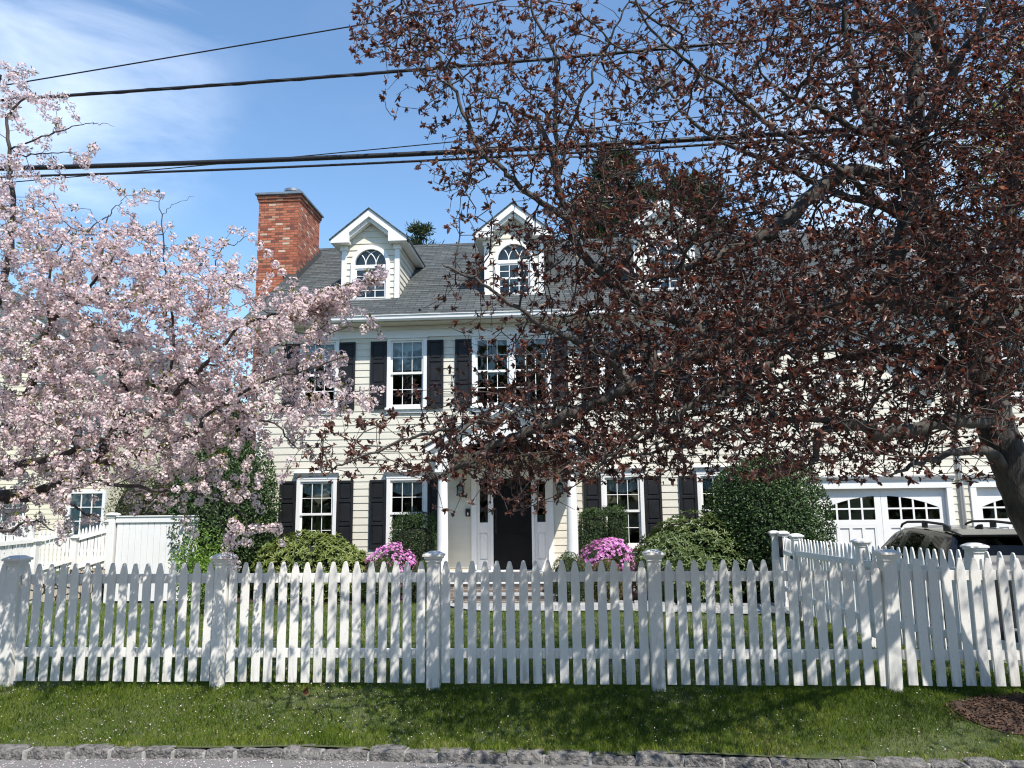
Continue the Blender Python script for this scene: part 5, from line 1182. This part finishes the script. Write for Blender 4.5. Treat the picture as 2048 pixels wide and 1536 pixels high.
limc([(330, 540, 6.5, .007), (290, 480, 6.6, .006), (210, 460, 6.6, .005), (180, 420, 6.6, .004)])
limc([(324, 431, 6.5, .003), (345, 410, 6.5, .0025), (387, 389, 6.5, .0016)])
limc([(170, 470, 6.6, .006), (216, 428, 6.6, .005), (240, 405, 6.6, .0035), (256, 390, 6.6, .0018)])
limc([(560, 640, 6.22, .008), (590, 668, 6.2, .006), (640, 665, 6.2, .004), (700, 652, 6.2, .003)])
limc([(425, 560, 6.8, .006), (460, 545, 6.75, .005), (500, 600, 6.7, .003)])
for pts, rr in (([(-6.0, 6.9, 2.1), (-6.8, 6.2, 3.0), (-7.6, 5.5, 3.7)], (.09, .06, .02)), ([(-6.0, 6.8, 2.3), (-5.6, 5.8, 3.4), (-5.0, 4.8, 4.1), (-4.3, 4.1, 4.5)], (.08, .055, .03, .01)), ([(-6.0, 6.9, 2.5), (-6.3, 7.4, 4.0), (-6.6, 7.8, 5.4)], (.08, .05, .02)), ([(-5.7, 6.8, 3.2), (-5.2, 6.0, 4.8), (-4.6, 5.4, 5.9)], (.06, .04, .01))):
    CT.limb([np.array(p)*np.array([1.07, 1.07, 1.0]) for p in pts], rr)
cspec = rowspec('''
2: 0>52
3: 0>53
4: 0>342
5: 0>554
6: 0>7632321
7: 0>987765421
8: 0>999999873
9: 0>99999995575
10: 0>999899988742
11: 0>99999999976
12: 0>999999998752
13: 0>9999999755
14: 0>88888865221
15: 0>665444553
16: 0>533.2.143
17: 7>2
''')
rc = np.random.default_rng(23)
def YC(a, b): return float(np.clip(rc.normal(7.12, .36), 6.2, 7.68))
B1 = sample_cells(cspec, 2650, YC, rc, power=2.1)
spray = [(t, 556+ (760-t)*.36 + rc.normal(0, 8)) for t in rc.uniform(560, 768, 130)]
spray += [(t, 612+(690-t)*.15+rc.normal(0, 10)) for t in rc.uniform(560, 695, 60)]
B1 = np.concatenate([B1, np.array([atY(a, b, 6.72+rc.normal(0, .07)) for a, b in spray])])
B2 = []
while len(B2) < 640:
    d = rc.normal(size=3); d *= rc.random()**.33/np.linalg.norm(d); p = np.array([-6.0, 6.2, 4.0])+d*np.array([3.1, 2.6, 2.5])
    if p[2] < 2.3 or p[1] < 4.6: continue
    X, Y_, z_ = proj(p)
    if z_ > .3 and -20 < X < 2068 and -20 < Y_ < 1556: continue
    B2.append(p)
B2 = clumped(np.array(B2), rc, 1.6, 73, -.1, .25, .04)
CT.grow(np.concatenate([B1, B2]), .3, .0026)
ctree = thing('cherry_tree', tuple(atY(-205, 1425, 7.42)), 'pale pink flowering cherry reaching in over the fence from the verge', 'tree')
(Vt, Ft), (Vb, Fb) = CT.mesh()
bulk('trunk', Vt, Ft, MAT['bark2'], ctree, smooth=True); bulk('twigs', Vb, Fb, MAT['bark2'], ctree, smooth=True)
P_ = np.array(CT.p); par_ = np.array(CT.par); tips = np.array(CT.tips)
new = np.arange(CT.n0, len(P_)); mid = np.setdiff1d(new[CT.R[new] < .0065], tips); mid = rc.choice(mid, min(len(mid), 2300), replace=False)
cl = np.concatenate([tips, mid]); nf = 30; C = P_[cl]; rad = rc.uniform(.036, .053, len(cl)); d = rand_dirs(len(cl)*nf, rc)
Cf = np.repeat(C, nf, 0)+d*np.repeat(rad, nf)[:, None]*rc.uniform(.75, 1.1, (len(d), 1))
V, F = petals(Cf, norm(d+.35*rand_dirs(len(d), rc)), rc.uniform(.0105, .0152, len(d)), 5, .3, rc, .8)
rn = np.clip(rc.normal(.55, .22, len(Cf)), 0, 1)
bulk('blossom', V, F, G['petal'], ctree, np.repeat(rn, 5))
nl = rc.choice(cl, int(len(cl)*.9)); C = np.repeat(P_[nl], 3, 0); D = norm(rand_dirs(len(C), rc)+np.array([0, 0, .5])); C = C+D*.025
V, F = leaves(C, D, rand_dirs(len(C), rc), rc.uniform(.03, .055, len(C)), rc.uniform(.012, .02, len(C)), .25, .1)
bulk('young_leaves', V, F, G['cherryleaf'], ctree, np.repeat(rc.random(len(C)), 2))

# unseen trees added behind the viewer: darken window and car reflections, block blue sky light
rt = np.random.default_rng(77); n = 26000; cx_ = rt.uniform(-45, 45, 60); k = rt.integers(0, 60, n); hh = rt.uniform(8, 14, 60)
P = np.stack([cx_[k]+rt.normal(0, 1.8, n), -19+rt.normal(0, 1.6, n), np.clip(hh[k]*rt.beta(2.2, 1.5, n), .3, None)], 1)
V, F = leaves(P, rand_dirs(n, rt), rand_dirs(n, rt), rt.uniform(.5, 1.0, n), .55, .1, .1); bulk_o = bulk('added_street_trees', V, F, G['olive'], None, np.repeat(rt.random(n), 2))
tag(bulk_o, 'row of unseen leafy trees added to darken the window reflections', 'trees', kind='stuff')
# trees behind the house
def conifer(name, label, px, pyT, Y, spread, n, mat, seed, bot=3.0, L=.35):
    r = np.random.default_rng(seed); T = atY(px, pyT, Y); root = thing(name, (T[0], Y, 0), label, 'tree', 'background trees'); H = T[2]
    m = MB(); m.tube([(T[0], Y, -.2), (T[0]+.1, Y, H*.5), (T[0], Y, H)], [.35, .2, .03], 10); m.build('trunk', MAT['bark'], root, smooth=True)
    nb = 110; t = np.sort(r.uniform(0, 1, nb)); Ps = []; Ds = []
    bm_ = MB()
    for i in range(nb):
        z = bot+(H-bot)*t[i]; R = spread*(1-t[i])**.75*r.uniform(.6, 1.15)+.25; a = r.uniform(0, 6.28); e = np.array([T[0]+R*math.cos(a), Y+R*math.sin(a), z+R*r.uniform(-.05, .45)]); o = np.array([T[0], Y, z])
        bm_.tube([o, (o+e)/2-np.array([0, 0, .1]), e], [.05, .03, .012], 5, cap=False)
        k = int(n/nb); u = r.uniform(.25, 1.05, k); P = o+(e-o)*u[:, None]+r.normal(size=(k, 3))*np.array([.22, .22, .12])*(.5+R*.18); Ps.append(P); Ds.append(np.tile(e-o, (k, 1))*.4/max(R, .3)+rand_dirs(k, r)*.7+np.array([0, 0, .35]))
    bm_.build('limbs', MAT['bark'], root)
    P = np.concatenate(Ps); D = np.concatenate(Ds); V, F = leaves(P, D, rand_dirs(len(P), r), L*r.uniform(.6, 1.2, len(P)), L*.16, .1, .1); bulk('crown', V, F, G[mat], root, np.repeat(np.clip(r.normal(.4, .25, len(P)), 0, 1), 2))
conifer('pine_tree', 'dark pine rising behind the roof right of the second dormer', 1225, 310, 30, 4.2, 19000, 'pine', 61, 6, .42)
conifer('pine_tree', 'broader dark pine behind the roof, showing through the crabapple', 1370, 335, 32, 4.2, 16000, 'pine', 62, 6, .42)
conifer('spruce_tree', 'small spruce tip peeping over the ridge between two dormers', 842, 458, 31, 1.6, 6000, 'pine', 63, 7, .3)
def broad(name, label, c, R, n, mat, seed, L=.16):
    root = thing(name, (c[0], c[1], 0), label, 'tree', 'background trees'); r = np.random.default_rng(seed)
    m = MB(); m.tube([(c[0], c[1], -.2), (c[0]+.2, c[1], c[2]*.5), (c[0], c[1], c[2])], [.3, .22, .1], 10)
    for k in range(26):
        d = rand_dirs(1, r)[0]; d[2] = abs(d[2])*.8; e = np.array(c)+d*np.array(R)*.9; m.tube([(c[0], c[1], c[2]-R[2]*.5), (np.array(c)+e)/2, e], [.09, .05, .012], 6, cap=False)
    m.build('trunk', MAT['bark'], root, smooth=True)
    cen = np.array(c)+rand_dirs(90, r)*np.array(R)*r.uniform(.3, 1, (90, 1)); P = cen[r.integers(0, 90, n)]+r.normal(size=(n, 3))*R[0]*.16
    V, F = leaves(P, rand_dirs(n, r), rand_dirs(n, r), L*r.uniform(.6, 1.2, n), L*.5, .1, .1); bulk('crown', V, F, G[mat], root, np.repeat(r.random(n), 2))
p = atY(2090, 260, 30); broad('maple_tree', 'yellow-green spring maple behind the garage at the frame edge', (p[0], 30, p[2]), (3.4, 3.0, 4.2), 9000, 'maple', 64)

# ------------------------------------------------------------------ grass, petals, mulch
G['grass'] = leafy('grass_blades', [(0, (.07, .12, .014)), (.4, (.145, .215, .024)), (.78, (.24, .30, .042)), (.95, (.34, .34, .09)), (1, (.48, .42, .20))], .5, .45, .3)
def blades(n, xs, yf, h, w, rng, keep=None):
    x = rng.uniform(xs[0], xs[1], n); y = yf(x, rng.random(n)); k = np.ones(n, bool) if keep is None else keep(x, y); k &= rng.random(n) < 1.1-.75*sstep(.15, .6, fbm(np.stack([x, y, 0*x], 1), 2.6, 19)); x, y = x[k], y[k]; n = len(x)
    P = np.stack([x, y, height(x, y)], 1); hh = h*rng.uniform(.5, 1.3, n)*(1+.35*fbm(P*np.array([1, 1, 0]), 3.2, 2)); a = rng.uniform(0, 6.28, n); s = np.stack([np.cos(a), np.sin(a), 0*a], 1)*w*.5; ln = rand_dirs(n, rng)*np.array([1, 1, 0])
    m = P+np.array([0, 0, 1])*(hh*.6)[:, None]+ln*(hh*.18)[:, None]; t = P+np.array([0, 0, 1])*hh[:, None]*.95+ln*(hh*.55)[:, None]
    V = np.stack([P-s, P+s, m+s*.75, t, m-s*.75], 1).reshape(-1, 3); F = np.arange(n*5).reshape(-1, 5)
    rn = np.clip(rng.normal(.42, .20, n)+.36*fbm(P*np.array([1, 1, 0]), 2.0, 12)+.2*fbm(P*np.array([1, 1, 0]), 7.0, 13)+.12*(y < kerb_y(x)+.42), 0, 1)
    return V, F, rn
rgx = np.random.default_rng(31)
MC = atZ(2120, 1436, .22); mr = (1.0, .38)
notmulch = lambda x, y: (((x-MC[0]-.15)/mr[0])**2+((y-MC[1]-.1)/mr[1])**2) > 1+.15*np.sin(x*9)
V, F, rn = blades(175000, (-6.6, 6.0), lambda x, u: kerb_y(x)+.085+u*(7.95-kerb_y(x)-.085), .040, .0042, rgx, notmulch)
tag(bulk('verge_grass', V, F, G['grass'], None, rn), 'short green grass on the verge between fence and kerb', 'grass', kind='stuff')
V, F, rn = blades(150000, (-14, 5.2), lambda x, u: 7.95+(u**1.25)*7.5, .05, .0085, rgx, lambda x, y: ~((x > -2.7) & (y > 14.2) & (x < 5)) & (y < 15.35))
tag(bulk('lawn_grass', V, F, G['grass'], None, rn), 'mown front lawn grass behind the picket fence', 'grass', kind='stuff')
th = np.linspace(0, 2*math.pi, 49); rr = np.linspace(0, 1, 14); V = []
for r_ in rr:
    for t in th[:-1]:
        x = MC[0]+.15+mr[0]*r_*math.cos(t)*(1+.07*math.sin(3*t+1)); y = MC[1]+.1+mr[1]*r_*math.sin(t)*(1+.1*math.sin(5*t)); V.append((x, y, float(height(x, y))+.012+.07*(1-r_*r_)))
V = np.array(V); V[:, 2] += .012*fbm(V, 14, 4)
i = np.arange(14*48).reshape(14, 48); F = np.stack([i[:-1], np.roll(i, -1, 1)[:-1], np.roll(i, -1, 1)[1:], i[1:]], -1).reshape(-1, 4)
tag(bulk('mulch_ring', V, F, MAT['mulch'], smooth=True), kind='structure')
G['chip'] = leafy('bark_chips', [(0, (.03, .017, .011)), (.6, (.08, .045, .03)), (1, (.17, .10, .07))], .9, 0.0, .1)
n = 2600; u = np.sqrt(rgx.random(n))*1.03; t = rgx.uniform(0, 6.28, n); x = MC[0]+.15+mr[0]*u*np.cos(t); y = MC[1]+.1+mr[1]*u*np.sin(t)
P = np.stack([x, y, height(x, y)+.022+.07*np.clip(1-u*u, 0, 1)], 1); V, F = leaves(P, norm(rand_dirs(n, rgx)*np.array([1, 1, .25])), np.tile([0, 0, 1.0], (n, 1))+.5*rand_dirs(n, rgx), rgx.uniform(.02, .06, n), .014, .05, 0)
tag(bulk('mulch', V, F, G['chip'], None, np.repeat(rgx.random(n), 2)), 'brown bark mulch heaped around the crabapple trunk', 'mulch', kind='stuff')
G['fallen'] = leafy('fallen_petals', [(0, (.62, .45, .48)), (.5, (.80, .68, .70)), (1, (.86, .80, .80))], .7, .2, .2)
n = 2000; x = np.concatenate([rgx.normal(-3.2, 1.9, n//2), rgx.uniform(-6, 4.5, n-n//2)]); ky = kerb_y(x); y = ky+rgx.uniform(.2, 1.6, n); k = (np.abs(x) < 6.5); x, y = x[k], y[k]
P = np.stack([x, y, height(x, y)+rgx.uniform(.012, .038, len(x))], 1)
n2 = 1100; x2 = rgx.normal(-3.4, 1.5, n2); y2 = kerb_y(x2)-np.abs(rgx.normal(0, .22, n2)); P2 = np.stack([x2, y2, 0*x2+.031], 1)
x3 = rgx.uniform(-7, 1, 900); y3 = rgx.uniform(8, 14, 900); P3 = np.stack([x3, y3, height(x3, y3)+.05], 1)
P = np.concatenate([P, P2, P3]); m = len(P); V, F = leaves(P, norm(rand_dirs(m, rgx)*np.array([1, 1, .3])), np.tile([0, 0, 1.0], (m, 1))+.4*rand_dirs(m, rgx), rgx.uniform(.008, .016, m), rgx.uniform(.008, .012, m), .15, .1)
tag(bulk('fallen_petals', V, F, G['fallen'], None, np.repeat(rgx.random(m), 2)), 'pale fallen cherry petals scattered over grass, kerb and road', 'petals', kind='stuff')
G['deadleaf'] = leafy('brown_dead_leaf', [(0, (.16, .05, .03)), (1, (.24, .09, .05))], .7, .2, .2)
p = atZ(611, 1394, .27); V, F = leaves(np.array([[p[0]-.02, p[1], p[2]+.03], [p[0]+.03, p[1], p[2]+.02], [p[0], p[1]+.02, p[2]+.03]]), np.array([[.5, -.2, .6], [-.8, 0, .5], [.2, -.3, .9]]), np.array([[0, -1, .3], [.3, -1, .3], [0, -1, 0.]]), .07, .045, .3, .2)
tag(bulk('dead_leaf', V, F, G['deadleaf'], None, np.array([.2, .2, .8, .8, .5, .5])), 'single curled brown leaf lying on the verge grass', 'leaf')
